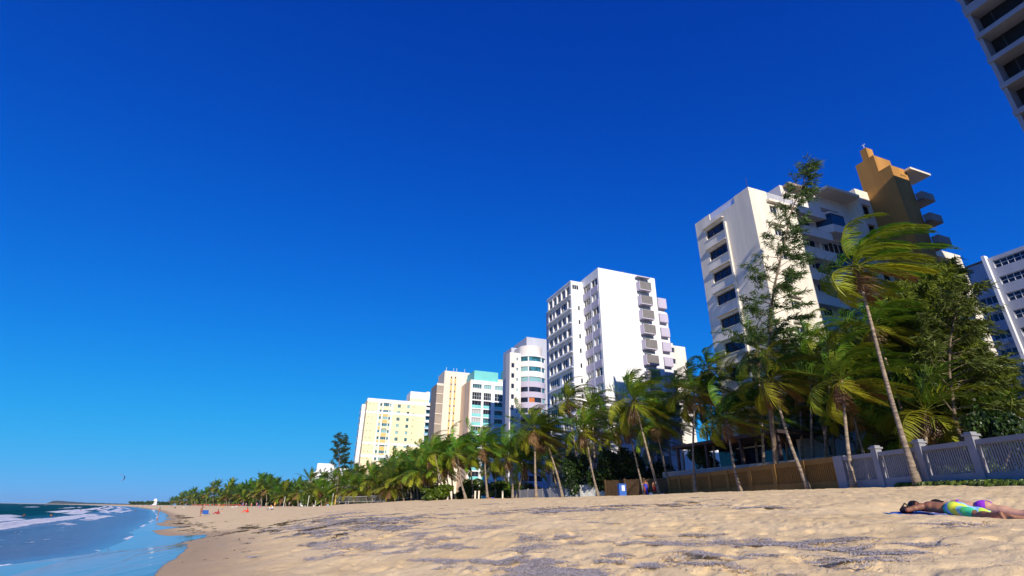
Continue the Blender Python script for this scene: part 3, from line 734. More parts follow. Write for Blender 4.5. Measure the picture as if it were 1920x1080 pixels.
# ---- white and turquoise block
b4 = Bld('turquoise_trimmed_block', (-13.97, 176), 'white block with turquoise balcony rails and a turquoise roof room'); b = b4
mb = MB(); ops = []
for k in range(13):
    z = 42.6 - 2.9 * k
    ops += [(.75, 4.1, z - 2.5, z), (4.9, 7.7, z - 2.5, z), (9.0, 13.0, z - 2.5, z)]
b.sheet(mb, 'front', 0, 0, 14.2, GZ, 44.0, ops, .5)
mb.quad((14.2, 0, GZ), (14.2, 14, GZ), (14.2, 14, 44), (14.2, 0, 44)); mb.quad((0, 0, 44), (14.2, 0, 44), (14.2, 14, 44), (0, 14, 44))
b.part('wall', mb, [M['white']])
rg4 = random.Random(5)
for k in range(13):
    z = 42.6 - 2.9 * k
    for (a0, a1) in ((.75, 4.1), (4.9, 7.7), (9.0, 13.0)):
        if k in (0, 1) or rg4.random() < .35:
            b.window('front', 0, a0, a1, z - 2.5, z, style='c' if k else 't', depth=.3, rows=1, mull=4)
        else:
            b.window('front', 0, a0, a1, z - 2.5, z, style='t' if rg4.random() < .3 else 'g', depth=.48, mull=3, frame='taupe')
        if k != 1:
            mb = MB(); mb.box(a0 + .02, a1 - .02, .02, .06, z - 2.45, z - 1.5); b.part('balcony_rail', mb, [M['rail_teal' if k else 'pole']])
mb = MB(); mb.quad((0, 12, GZ), (0, 0, GZ), (0, 0, 44), (0, 12, 44)); mb.box(-.2, -.004, .3, 5.2, GZ, 43.6); b.part('peach_side', mb, [M['peach']])
mb = MB(); a_ops = [(-4.25, -3.75, 46.6 - 2.62 * k, 47.3 - 2.62 * k) for k in range(12)] + [(-2.7, -2.2, 46.7 - 2.62 * k, 47.4 - 2.62 * k) for k in range(12)]
b.sheet(mb, 'front', 12, -6.7, 3, GZ, 49.3, a_ops, .15)
mb.quad((-6.7, 22, GZ), (-6.7, 12, GZ), (-6.7, 12, 49.3), (-6.7, 22, 49.3)); mb.quad((-6.7, 12, 49.3), (3, 12, 49.3), (3, 22, 49.3), (-6.7, 22, 49.3)); mb.quad((3, 12, 44), (3, 22, 44), (3, 22, 49.3), (3, 12, 49.3))
b.part('beige_wing', mb, [M['beige']])
for o in a_ops: b.window('front', 12, *o, style='d', depth=.15, frame='taupe', mull=1)
mb = MB()
for k in range(11):
    mb.box(-4.3, -3.7, 11.97, 11.996, 44.7 - 2.62 * k, 46.55 - 2.62 * k); mb.box(-2.75, -2.15, 11.97, 11.996, 44.8 - 2.62 * k, 46.65 - 2.62 * k)
b.part('ochre_panels', mb, [M['orange']])
mb = MB(); mb.box(-9.1, -6.72, 12.5, 22, GZ, 44.4, skip='b'); b.part('louvre_wing', mb, [M['taupe']])
mb = MB()
for k in range(10): mb = MB(); mb.box(-9.2, -6.73, 12.3, 12.49, 40.5 - 3.6 * k, 40.8 - 3.6 * k); b.part('louvre_band', mb, [M['beige']])
mb = MB()
mb.box(-9.2, -6.73, 12.3, 12.49, 43.6, 44.5); b.part('louvre_band', mb, [M['beige']])
mb = MB(); mb.box(1.5, 10.5, 1.2, 10, 44, 47.7, skip='b'); b.part('roof_room', mb, [M['teal']])
mb = MB(); mb.box(12.2, 13.5, .6, 3, 44, 48.6, skip='b'); b.part('roof_fin', mb, [M['teal']])
mb = MB(); mb.box(10.5, 12.2, 1.0, 3, 44, 45.3, skip='b'); b.part('roof_box', mb, [M['beige']])
for xx in (-5.9, -3.1, -1.9, 1.2): mb = MB(); mb.tube([(xx, 13, 49.3), (xx, 13, 50.9)], .07, 5); b.part('antenna', mb, [M['pole']])
# ---- pale yellow block
b5 = Bld('yellow_apartment_block', (-64.93, 232), 'pale yellow apartment block with white bands and arched windows'); b = b5
mb = MB(); ops = []
for k in range(9):
    z = 46.3 - 2.95 * k
    ops += [(5.75, 6.75, z - 1.3, z), (7.35, 9.75, z - 1.3, z + (.3 if k in (0, 4) else 0)), (10.0, 10.9, z - 1.3, z), (13.7, 15.2, z - 1.5, z), (18.1, 19.4, z - 1.5, z)]
    if k < 9: ops += [(.9, 1.25, z - .9, z - .45), (2.5, 2.85, z - .9, z - .45), (21.1, 21.5, z - .9, z - .4)]
b.sheet(mb, 'front', 0, 0, 26.8, GZ, 48.0, ops, .25)
mb.quad((0, 17, GZ), (0, 0, GZ), (0, 0, 48), (0, 17, 48)); mb.quad((0, 0, 48), (26.8, 0, 48), (26.8, 17, 48), (0, 17, 48)); mb.quad((26.8, 0, GZ), (26.8, 17, GZ), (26.8, 17, 48), (26.8, 0, 48))
b.part('wall', mb, [M['yellow']])
for o in ops[:90]: b.window('front', 0, *o, style='t' if o[1] - o[0] > .6 else 'd', depth=.25, frame='pole' if o[1] - o[0] > .6 else 'taupe')
mb = MB()
for (z0, z1) in ((46.6, 48.15), (41.5, 42.4), (28.0, 28.9), (22.6, 23.7)): mb.box(-.12, 26.9, -.12, -.004, z0, z1)
b.part('white_band', mb, [M['white']])
mb = MB()
for (a0, a1) in ((5.1, 5.7), (6.8, 7.3), (9.78, 9.97), (10.93, 11.6)):
    for (z0, z1) in ((42.41, 46.59), (28.91, 41.49), (23.71, 27.99), (GZ, 22.59)): mb.box(a0, a1, -.09, -.005, z0, z1)
b.part('white_pilaster', mb, [M['white']])
mb = MB()
for k in (1, 2, 3, 4, 5, 6, 7):
    z = 46.3 - 2.95 * k; mb.box(7.35, 9.75, -.05, -.006, z - 2.8 + .05, z - 1.35) if k not in (3,) else None; mb.box(5.75, 6.75, -.05, -.006, z - 2.6, z - 1.5) if k % 2 else None
b.part('ochre_panels', mb, [M['orange']])
for k in (0, 4):
    z = 46.3 - 2.95 * k; mb = MB()
    for j in range(10):
        a, c_ = math.pi * j / 10, math.pi * (j + 1) / 10
        mb.quad((8.55 - 1.35 * math.cos(a), -.1, z - .3 + 1.2 * math.sin(a)), (8.55 - 1.35 * math.cos(c_), -.1, z - .3 + 1.2 * math.sin(c_)), (8.55 - 1.05 * math.cos(c_), -.1, z - .3 + .9 * math.sin(c_)), (8.55 - 1.05 * math.cos(a), -.1, z - .3 + .9 * math.sin(a)))
    b.part('window_arch', mb, [M['taupe']])
mb = MB(); mb.box(19.5, 28.6, 2.0, 12, 48.0, 53.1, skip='b'); mb.box(27.3, 28.8, 3, 9, 53.1, 54.0, skip='b'); b.part('penthouse', mb, [M['yellow']])
mb = MB(); mb.box(19.4, 28.7, 1.9, 12.1, 49.9, 53.3, skip='b'); b.part('penthouse_band', mb, [M['white']])
mb = MB(); mb.box(26.8, 34, 2.2, 16, GZ, 48.0, skip='b'); b.part('balcony_wing', mb, [M['glass_t']])
for k in range(13):
    z = 46.0 - 2.95 * k; mb = MB(); mb.box(26.9, 34.2, .2, 2.19, z - 1.0, z - .75, 0); mb.box(26.9, 34.2, .2, .35, z - .75, z + .1, 1 if 2 < k < 8 else 0); mb.box(26.9, 27.2, .36, 2.19, z - .75, z + 1.7, 0)
    b.part('balcony', mb, [M['white'], M['rail_blue']])
mb = MB(); mb.box(26.9, 34.2, .1, 2.19, 46.9, 48.2); b.part('balcony_canopy', mb, [M['white']])
for k in range(9):
    z = 45 - 2.95 * k; mb = MB(); mb.box(-1.5, -.004, 8, 16.5, z - 1.2, z + 1.6); b.part('side_bay', mb, [M['white']])
    mb = MB(); mb.box(-1.56, -1.504, 9.5, 15, z - .4, z + 1.1); b.part('side_window', mb, [M['glass_t']])
# ---- far buildings
def far_block(name, C, w_, d_, h_, mats, label, steps=(), cols=None):
    bb = Bld(name, C, label, 'building')
    mb = MB(); ops = []
    nf = int((h_ - GZ) / 3.2); nc = cols or int(w_ / 3.6)
    for k in range(nf):
        for j in range(nc): ops.append((j * 3.6 + 1.2, j * 3.6 + 2.8, GZ + k * 3.2 + 1.2, GZ + k * 3.2 + 2.6))
    bb.sheet(mb, 'front', 0, 0, w_, GZ - 2, h_, ops, .3); mb.quad((0, d_, GZ - 2), (0, 0, GZ - 2), (0, 0, h_), (0, d_, h_)); mb.quad((w_, 0, GZ - 2), (w_, d_, GZ - 2), (w_, d_, h_), (w_, 0, h_)); mb.quad((0, 0, h_), (w_, 0, h_), (w_, d_, h_), (0, d_, h_))
    bb.part('wall', mb, [mats])
    for o in ops[-36:]: bb.window('front', 0, *o, style='g', depth=.3, mull=1)
    for (x0, x1, y0, y1, z1) in steps: mb = MB(); mb.box(x0, x1, y0, y1, h_, h_ + z1, skip='b'); bb.part('roof_room', mb, [mats])
    return bb
p = at(1250, 660, 135); far_block('cream_rear_block', (p.x, p.y), 6.5, 10, p.z + 2.2, M['cream'], 'cream block half hidden to the right of the white stepped block', ((1, 4, 2, 7, 1.4),), 1)
p = at(581, 893, 300); far_block('white_low_block', (p.x, p.y), 22, 14, p.z + 2.5, M['white'], 'low white stepped building behind the lone far casuarina', ((3, 12, 1, 9, 4.6), (12, 20, 3, 10, 2.6)))
p = at(285, 946, 1500); far_block('white_beach_hotel', (p.x, p.y), 10, 8, 14, M['white'], 'small white hotel far down the beach at the end of the palms', ((2, 8, 2, 7, 4),))
p = at(552, 920, 330); far_block('pale_beach_house', (p.x, p.y), 9, 8, 10.5, M['white'], 'pale low house showing in the gap between the two palm rows')
p = at(1292, 845, 118); far_block('white_green_house', (p.x, p.y), 14, 10, 15, M['white'], 'white house glimpsed between trunks left of the cream block', ((8, 12, .2, 6, 2.2),))
# ------------------------------------------------------------------ palms
WIND = Vector((.90, .30, .06)).normalized()
GREEN, YELL, BROWN = np.array((.065, .150, .010)), np.array((.34, .30, .02)), np.array((.17, .10, .045))
def frond_path(rg, az, el, L, n, stiff, wind):
    d = Vector((math.cos(az) * math.cos(el), math.sin(az) * math.cos(el), math.sin(el)))
    p = Vector((0, 0, 0)) + d * .12; pts = [p.copy()]; ds = [d.copy()]
    for k in range(n):
        f = (k / n)
        d = (d + Vector((0, 0, -1)) * (.13 / stiff) * (.35 + f) + WIND * wind * (.25 + f)).normalized()
        p = p + d * (L / n); pts.append(p.copy()); ds.append(d.copy())
    return pts, ds
def crown_mesh(name, seed, nf=26, L=4.6, leaflets=34, wid=.055, wind=.20, nseg=12, dead=.08, yel=.16, val=1.0):
    rg = random.Random(seed); V = []; F = []; T = []
    dV = []; dF = []; dT = []
    for i in range(nf):
        age = (i + .5) / nf
        az = i * 2.39996 + rg.uniform(-.3, .3)
        el = R_(82 - 128 * age ** 1.05 + rg.uniform(-9, 9))
        Lf = L * (.72 + .36 * math.sin(math.pi * min(1, age * .9 + .12))) * rg.uniform(.85, 1.08)
        isdead = age > 1 - dead
        pts, ds = frond_path(rg, az, el, Lf * (.8 if isdead else 1), nseg, rg.uniform(.8, 1.5), wind * rg.uniform(.7, 1.3) * (.6 if isdead else 1))
        col = GREEN * (1 - sm(.5, .95, age)) + (YELL * .55 + GREEN * .45) * sm(.5, .95, age)
        if rg.random() < yel: col = col * .6 + YELL * .4
        if isdead: col = BROWN
        col = col * rg.uniform(.75, 1.25) * val
        v, f, tt = (dV, dF, dT) if isdead else (V, F, T)
        # midrib
        for k in range(nseg):
            r0, r1 = .035 * (1 - k / nseg) + .008, .035 * (1 - (k + 1) / nseg) + .008
            sd = ds[k].cross(Vector((0, 0, 1))); sd = sd.normalized() if sd.length > .05 else Vector((1, 0, 0))
            up = sd.cross(ds[k]).normalized(); b = len(v)
            for (pp, rr) in ((pts[k], r0), (pts[k + 1], r1)):
                v += [tuple(pp + sd * rr), tuple(pp + up * rr * .8), tuple(pp - sd * rr), tuple(pp - up * rr * .8)]
            for j in range(4):
                f.append((b + j, b + (j + 1) % 4, b + 4 + (j + 1) % 4, b + 4 + j)); tt.append(col * .5 + YELL * .35)
        for j in range(leaflets):
            s = .14 + .86 * (j + rg.uniform(-.3, .3)) / leaflets
            s = min(.985, max(.1, s)); x = s * nseg; k = min(int(x), nseg - 1); fr = x - k
            p0 = pts[k].lerp(pts[k + 1], fr); d = ds[k].lerp(ds[k + 1], fr).normalized()
            sd = d.cross(Vector((0, 0, 1))); sd = sd.normalized() if sd.length > .1 else Vector((math.sin(az), -math.cos(az), 0))
            up = sd.cross(d).normalized()
            ll = L * .215 * (math.sin(math.pi * min(1, .14 + s * .92)) ** .6) * rg.uniform(.75, 1.15) + .08
            if isdead and rg.random() < .3: continue
            for sg in (1, -1):
                a = (sd * sg * rg.uniform(.55, .85) + d * (.55 + .35 * s) + up * rg.uniform(.0, .28) + WIND * wind * 2.2).normalized()
                c = (a + Vector((0, 0, -1)) * rg.uniform(.35, .8) * (1.7 if isdead else 1) + WIND * wind * 1.5).normalized()
                q0 = p0; q1 = p0 + a * ll * .5; q2 = q1 + c * ll * .55
                wv = a.cross(up + Vector((0, 0, .01))); wv = wv.normalized() * wid * rg.uniform(.75, 1.2) if wv.length > .01 else sd * wid
                tl = rg.uniform(-.15, .15)
                wv = wv + up * tl * wid
                b = len(v)
                v += [tuple(q0 - wv * .25), tuple(q0 + wv * .25), tuple(q1 - wv * .5), tuple(q1 + wv * .5), tuple(q2 - wv * .08), tuple(q2 + wv * .08)]
                f += [(b, b + 1, b + 3, b + 2), (b + 2, b + 3, b + 5, b + 4)]
                cc = col * rg.uniform(.8, 1.2)
                tip = cc * (1 - .35 * age) + BROWN * .35 * age if rg.random() < .5 else cc
                tt += [cc, tip]
    out = []
    for nm, v, f, tt in (('crown', V, F, T), ('dry_fronds', dV, dF, dT)):
        if not f: out.append(None); continue
        me = np_mesh(nm, np.array(v), np.array(f), [M['leaf']], smooth=False); cattr(me, 'tint', np.array(tt)); out.append(me)
    return out
def sm(a, b, x):
    t = min(1, max(0, (x - a) / (b - a))); return t * t * (3 - 2 * t)
CROWN = [crown_mesh('crown', 11 + k, nf=36, leaflets=42, wid=.095, wind=(.30, .40, .26, .34, .44, .30)[k], L=6.0, val=1.5, yel=.24) for k in range(6)]
CROWN_M = [crown_mesh('crown', 41 + k, nf=30, leaflets=24, wid=.17, wind=(.11, .16, .08, .18)[k], nseg=9, L=5.6, dead=.06, yel=.42, val=1.3) for k in range(4)]
CROWN_F = [crown_mesh('crown', 71 + k, nf=24, leaflets=12, wid=.36, wind=(.06, .10, .05)[k], nseg=6, L=5.2, dead=.06, yel=.42, val=1.3) for k in range(3)]
mb = MB(); rq = random.Random(3)
for k in range(9):
    a = rq.uniform(0, 6.28); c = Vector((math.cos(a) * rq.uniform(.15, .3), math.sin(a) * rq.uniform(.15, .3), rq.uniform(-.5, -.15)))
    n_, m_ = 8, 6
    b0 = len(mb.v)
    for i in range(m_ + 1):
        th = math.pi * i / m_
        for j in range(n_): mb.v.append((c.x + .12 * math.sin(th) * math.cos(6.283 * j / n_), c.y + .12 * math.sin(th) * math.sin(6.283 * j / n_), c.z + .15 * math.cos(th)))
    for i in range(m_):
        for j in range(n_): mb.f.append((b0 + i * n_ + j, b0 + (i + 1) * n_ + j, b0 + (i + 1) * n_ + (j + 1) % n_, b0 + i * n_ + (j + 1) % n_)); mb.m.append(0)
M['coconut'] = plain('coconut_husk', (.20, .17, .04), .5, .15, 4)
COCO = mb.mesh('coconuts', [M['coconut']], True)
def trunk_path(base, top, bend, n=12):
    """leaves the ground leaning, straightens towards the crown"""
    b, t = Vector(base), Vector(top); h = t - b; pts = []
    for k in range(n + 1):
        s = k / n
        p = b + h * s + bend * (math.sin(math.pi * s) * .5 + .12 * math.sin(2 * math.pi * s))
        pts.append(p - b)
    return pts
def palm(base, top, label, group=None, kind='n', size=1.0, var=None, coco=False, r0=.17, bend=None, rot=None):
    base = Vector(base); top = Vector(top)
    root = empty('coconut_palm', base, 0, label, 'palm tree', group)
    h = top - base
    if bend is None:
        lean = Vector((h.x, h.y, 0)); bend = -lean * rnd.uniform(-.12, .16) + Vector((rnd.uniform(-.3, .3), rnd.uniform(-.3, .3), 0))
    pts = trunk_path(base, top, bend, 14 if kind == 'n' else 6)
    n = len(pts)
    rad = [r0 * size ** .5 * ((1.0 - .42 * k / (n - 1)) + (.9 * math.exp(-k * (14 / n) * .9))) for k in range(n)]
    pts[0] = pts[0] + Vector((0, 0, -.25))
    mb = MB(); mb.tube(pts, rad, 10 if kind == 'n' else 6); mb.build('trunk', [M['trunk']], root, True)
    bank = {'n': CROWN, 'm': CROWN_M, 'f': CROWN_F}[kind]
    cr, dr = bank[var if var is not None else rnd.randrange(len(bank))]
    rz = rnd.uniform(-.35, .35) if rot is None else rot
    for me, nm in ((cr, 'crown'), (dr, 'dry_fronds')):
        if me is None: continue
        o = link(nm, me, root, h); o.rotation_euler = (rnd.uniform(-.08, .08), rnd.uniform(-.08, .08), rz); o.scale = (size, size, size * rnd.uniform(.92, 1.08))
    if coco: o = link('coconuts', COCO, root, h)
    return root
def palm_px(ub, Db, ut, vt, Dt, label, **kw):
    return palm(ground_at(ub, Db), at(ut, vt, Dt), label, **kw)
# (base u, D, crown u, v, D, label, size, crown)
NEAR = [
 (1738, 29, 1606, 500, 31, 'tallest leaning coconut palm with its bare trunk crossing the white fence', .92, 4, 1),
 (1527, 37.5, 1446, 715, 39, 'palm with thick leaning trunk in front of the brown fence slats', .80, 4, 1),
 (1396, 45, 1362, 785, 46, 'palm with short trunk and shaggy crown before the middle of the brown fence', .80, 1, 0),
 (1613, 33.5, 1578, 712, 35, 'palm standing where the brown fence meets the white fence', .84, 3, 0),
 (1241, 58, 1190, 752, 60, 'big wind combed palm in front of the white stepped block', 1.02, 0, 1),
 (1309, 52, 1302, 735, 54, 'slender dark straight palm left of the brown fence slats', .85, 5, 0),
 (1262, 60, 1228, 790, 62, 'grey leaning palm just right of the big wind combed palm', .85, 2, 0),
 (1212, 63, 1178, 800, 66, 'leaning palm behind the person in the blue wrap', .85, 1, 0),
 (1124, 68, 1097, 805, 71, 'palm with a dark leaning trunk left of the blue board', .95, 3, 1),
 (1056, 74, 1022, 818, 77, 'strongly leaning palm at the left end of the white picket fence', .95, 0, 0),
 (1006, 73, 1003, 805, 75, 'upright palm with pale trunk before the white panel wall', 1.0, 2, 1),
 (961, 84, 957, 850, 86, 'low double palm with drooping fronds beside the upright pale palm', 1.0, 5, 0),
 (914, 87, 907, 838, 90, 'bright green palm with straight pale trunk below the turquoise block', 1.05, 2, 1),
 (873, 88, 857, 850, 91, 'yellow green palm right of the round sea grape bush', 1.05, 1, 0),
 (1556, 43, 1557, 690, 44, 'palm with yellowish trunk standing behind the brown fence', .8, 5, 0),
 (1574, 45, 1520, 640, 46, 'palm rising behind the fence against the lit cream wall', .8, 4, 0),
 (1748, 36, 1640, 612, 38, 'long leaning palm behind the white fence and the tallest palm', .8, 3, 0),
 (1645, 38, 1597, 765, 41, 'low palm with a steeply leaning trunk behind the white fence', .75, 1, 0),
 (1748, 33, 1735, 770, 34, 'low palm with long fronds sweeping right above the white fence', .85, 0, 0),
 (1860, 33, 1800, 775, 35, 'bushy low palm behind the right part of the white fence', .8, 4, 0),
 (1440, 46, 1420, 655, 48, 'palm whose crown hides the lower windows of the cream block', .85, 2, 0),
 (1350, 56, 1330, 690, 58, 'palm with crown between the cream block and the white block', .85, 4, 0),
 (1290, 66, 1270, 735, 69, 'palm crown rising right of the big wind combed palm', .9, 3, 0),
 (1090, 80, 1065, 750, 82, 'taller palm with a dark crown in front of the stepped white block', 1.0, 4, 0),
 (1120, 78, 1110, 770, 81, 'dense palm left of the big wind combed palm crown', 1.0, 1, 0),
 (985, 96, 975, 835, 98, 'palm behind the upright pale palm below the curved lavender block', 1.1, 1, 0),
 (830, 98, 815, 850, 100, 'dark crowned palm over the round sea grape bush', 1.1, 3, 0),
]
for (ub, D, ut, vt, Dt, lab, sz, var, cc) in NEAR:
    palm_px(ub, D, ut, vt, Dt, lab, size=sz, var=var, coco=bool(cc), r0=.14 if D < 70 else .17)
palm_px(968, 84.5, 985, 870, 86, 'second short trunk palm leaning right beside the low double palm', size=.9, var=2)
# row of palms running away along the beach
def row_D(u): return float(np.interp(u, [560, 590, 620, 660, 700, 750, 800, 850, 900, 960, 1010, 1060, 1120, 1200, 1268, 1400, 1583, 1700, 1920], [195, 180, 165, 150, 135, 118, 105, 92, 88, 84, 74, 72, 68, 62, 57, 46, 36, 32, 26]))
rp = random.Random(21)
MID_TOP = lambda u: float(np.interp(u, [570, 600, 640, 700, 760, 830], [919, 918, 912, 900, 890, 868]))
for i, u in enumerate((574, 590, 604, 621, 636, 648, 662, 676, 690, 704, 716, 730, 743, 757, 770, 784, 797, 808, 842)):
    D = row_D(u) * rp.uniform(1.0, 1.08)
    palm_px(u + rp.uniform(-3, 3), D, u - rp.uniform(0, 8), MID_TOP(u) + rp.uniform(-2, 18), D + 1, 'yellow green palm in the front row from the tall white pole to the round bush', group='palms in the front row down the beach', kind='m', size=rp.uniform(.85, 1.1), r0=.17)
for i, u in enumerate((583, 612, 628, 655, 668, 683, 698, 712, 726, 738, 752, 766, 778, 792, 806, 820, 835, 850, 885, 930)):
    D = row_D(u) * rp.uniform(1.12, 1.3)
    palm_px(u + rp.uniform(-3, 3), D, u - rp.uniform(0, 6), MID_TOP(min(u, 830)) + rp.uniform(-14, 4) - 4, D + 1, 'darker palm standing in the second row behind the front palms', group='palms in the second row down the beach', kind='m', size=rp.uniform(.85, 1.15), r0=.17)
# filler palms behind the near row
for (u, v, D) in ((1385, 700, 56), (1475, 690, 50), (1500, 735, 47), (1600, 650, 45), (1660, 690, 42), (1690, 760, 40), (1250, 790, 72), (1155, 800, 78), (1320, 760, 62), (1410, 760, 52), (1560, 780, 46), (1470, 790, 48), (1640, 800, 41), (1690, 820, 38), (1750, 800, 39), (1830, 760, 41), (1880, 790, 37), (1350, 800, 60), (1220, 830, 76), (1520, 690, 45), (1600, 720, 43), (1100, 830, 84), (1030, 860, 92)):
    palm_px(u + 18, D, u, v, D + 1.5, 'shaded palm standing among the others behind the fences', group='shaded palms behind the fences', size=rp.uniform(.75, .95))
# far strip
for i in range(62):
    u = 322 + (562 - 322) * ((i * .618) % 1.0)
    D = float(np.interp(u, [320, 360, 420, 480, 540, 562], [760, 540, 400, 310, 255, 235])) * rp.uniform(1.0, 1.22)
    vt = float(np.interp(u, [320, 340, 380, 430, 450, 490, 505, 520, 540, 562], [938, 932, 926, 922, 921, 920, 912, 918, 919, 924])) + rp.uniform(-3, 13)
    if i in (7, 20): vt -= 10
    palm_px(u, D, u - rp.uniform(0, 2), vt, D + 1, 'small distant palm in the far grove down the beach', group='palms in the far grove', kind='f', size=rp.uniform(1.1, 1.6), r0=.22)
for (u, vt, D) in ((434, 906, 405), (490, 902, 300), (503, 903, 310), (365, 921, 540)):
    palm_px(u, D, u, vt + 3, D, {434: 'tallest palm near the middle of the far grove', 490: 'left one of two tall palms in the far grove', 503: 'right one of two tall palms in the far grove', 365: 'palm standing out at the left end of the far grove'}[u], kind='f', size=1.25, r0=.25)

# ------------------------------------------------------------------ broad-leaved shrubs and trees
def leaf_blob(name, seed, blobs, n, size, col1, col2):
    rg = np.random.default_rng(seed)
    cx = np.array([b[:3] for b in blobs]); cr = np.array([b[3:6] for b in blobs])
    vol = cr.prod(1) ** .67; pick = rg.choice(len(blobs), n, p=vol / vol.sum())
    d = rg.normal(0, 1, (n, 3)); d /= np.linalg.norm(d, axis=1)[:, None]
    rr = rg.uniform(.35, 1.0, n) ** .45
    rr = rr * (1 + .16 * np.sin(d[:, 0] * 5 + pick) * np.cos(d[:, 1] * 6 + d[:, 2] * 4))
    P = cx[pick] + d * rr[:, None] * cr[pick]
    nrm = d * .7 + rg.normal(0, .6, (n, 3)) + np.array([0, 0, .35]); nrm /= np.linalg.norm(nrm, axis=1)[:, None]
    a = np.cross(nrm, rg.normal(0, 1, (n, 3))); a /= np.linalg.norm(a, axis=1)[:, None]
    b = np.cross(nrm, a); s_ = (size * rg.uniform(.6, 1.3, n))[:, None]
    V = np.concatenate([P - a * s_, P - b * s_ * .75, P + a * s_, P + b * s_ * .75]); i = np.arange(n)
    me = np_mesh(name, V, np.stack([i, i + n, i + 2 * n, i + 3 * n], 1), [M['bleaf']], smooth=False)
    k = rg.uniform(0, 1, n)[:, None] ** 1.3
    cattr(me, 'tint', np.array(col1) * (1 - k) + np.array(col2) * k)
    return me
def blobset(seed, w_, h_, n, low=.25):
    rg = random.Random(seed); out = []
    for k in range(n):
        a = rg.uniform(0, 6.28); q = rg.uniform(0, 1) ** .6
        out.append((math.cos(a) * q * w_ * .62, math.sin(a) * q * w_ * .62, h_ * rg.uniform(low, .85), w_ * rg.uniform(.22, .42), w_ * rg.uniform(.22, .42), h_ * rg.uniform(.13, .26)))
    return out
def shrub(name, base, me, label, cat, group=None, sc=(1, 1, 1), stems=4, sh=2.0, r=.08, rz=0):
    root = empty(name, base, rz, label, cat, group)
    mb = MB(); rg = random.Random(int(abs(base[0] * 13 + base[1] * 7)))
    for k in range(stems):
        a = 6.283 * k / stems + rg.uniform(-.4, .4); q = .3 * sh
        pts = [(0, 0, -.2), (math.cos(a) * q * .3, math.sin(a) * q * .3, sh * .4), (math.cos(a) * q, math.sin(a) * q, sh * .75), (math.cos(a) * q * 1.8, math.sin(a) * q * 1.8, sh * 1.1)]
        mb.tube(pts, [r * 1.3, r, r * .7, r * .3], 6)
    mb.build('stems' if stems > 1 else 'trunk', [M['bark']], root, True)
    o = link('foliage', me, root); o.scale = sc
    return root
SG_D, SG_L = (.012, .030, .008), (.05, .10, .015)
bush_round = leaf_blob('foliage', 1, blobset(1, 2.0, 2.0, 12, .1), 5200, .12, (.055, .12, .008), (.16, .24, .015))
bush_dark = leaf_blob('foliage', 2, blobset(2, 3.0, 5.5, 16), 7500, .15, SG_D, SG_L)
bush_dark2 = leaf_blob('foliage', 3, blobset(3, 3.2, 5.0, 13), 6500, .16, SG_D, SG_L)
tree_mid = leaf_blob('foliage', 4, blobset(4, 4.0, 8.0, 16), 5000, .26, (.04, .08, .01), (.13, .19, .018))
tree_far = leaf_blob('foliage', 5, blobset(5, 5.0, 8.5, 14, .15), 2600, .5, (.06, .11, .015), (.16, .22, .025))
shrub('sea_grape_bush', ground_at(820, 93), bush_round, 'bright green rounded bush at the foot of the palms below the yellow block', 'bush', sc=(1.85, 1.85, 1.45), sh=1.6)
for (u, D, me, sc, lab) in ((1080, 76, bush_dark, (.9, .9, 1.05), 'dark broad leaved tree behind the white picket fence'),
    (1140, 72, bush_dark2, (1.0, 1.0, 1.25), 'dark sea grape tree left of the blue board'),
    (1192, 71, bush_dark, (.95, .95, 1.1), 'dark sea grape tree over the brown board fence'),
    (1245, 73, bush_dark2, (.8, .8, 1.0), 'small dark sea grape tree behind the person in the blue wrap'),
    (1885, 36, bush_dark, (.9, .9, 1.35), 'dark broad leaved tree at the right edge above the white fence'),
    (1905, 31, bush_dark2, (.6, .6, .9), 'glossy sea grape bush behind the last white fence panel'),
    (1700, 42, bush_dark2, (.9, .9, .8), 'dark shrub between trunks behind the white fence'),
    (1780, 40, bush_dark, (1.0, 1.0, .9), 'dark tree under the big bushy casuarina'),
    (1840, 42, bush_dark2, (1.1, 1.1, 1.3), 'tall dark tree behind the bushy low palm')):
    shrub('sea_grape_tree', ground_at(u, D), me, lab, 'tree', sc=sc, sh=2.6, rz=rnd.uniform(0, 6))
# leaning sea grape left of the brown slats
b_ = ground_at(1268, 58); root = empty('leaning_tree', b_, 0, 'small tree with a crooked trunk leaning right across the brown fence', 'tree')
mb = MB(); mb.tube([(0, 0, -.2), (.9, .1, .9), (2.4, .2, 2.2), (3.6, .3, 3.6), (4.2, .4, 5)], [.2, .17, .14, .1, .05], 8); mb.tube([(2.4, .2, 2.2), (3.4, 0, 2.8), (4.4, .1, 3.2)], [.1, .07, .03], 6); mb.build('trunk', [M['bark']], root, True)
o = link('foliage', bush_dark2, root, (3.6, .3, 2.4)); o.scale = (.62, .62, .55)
for i, u in enumerate((574, 583, 596, 611, 626, 641, 657, 673, 690, 707, 724, 741, 758, 775, 792, 870, 890, 935, 945, 985)):
    D = row_D(u) * (1.25 + .1 * (i % 2)); h_ = 1.0 if u < 830 else .6
    shrub('dense_green_tree', ground_at(u, D), tree_mid, 'dense green tree filling the gaps behind the palm rows', 'tree', group='dense trees behind the palm rows', sc=(.85, .85, h_ * rp.uniform(.75, 1.0)), stems=1, sh=4, r=.2, rz=rp.uniform(0, 6))
for i, u in enumerate((575, 584, 594)):
    D = 186; shrub('low_green_tree', ground_at(u, D), tree_mid, ('low bushy tree at the left end of the nearer palms', 'second bushy tree from the left end of the nearer palms', 'bushy tree under the low white stepped building')[i], 'tree', sc=(.9, .9, .95 + .1 * i), stems=1, sh=4, r=.2, rz=i * 2.)
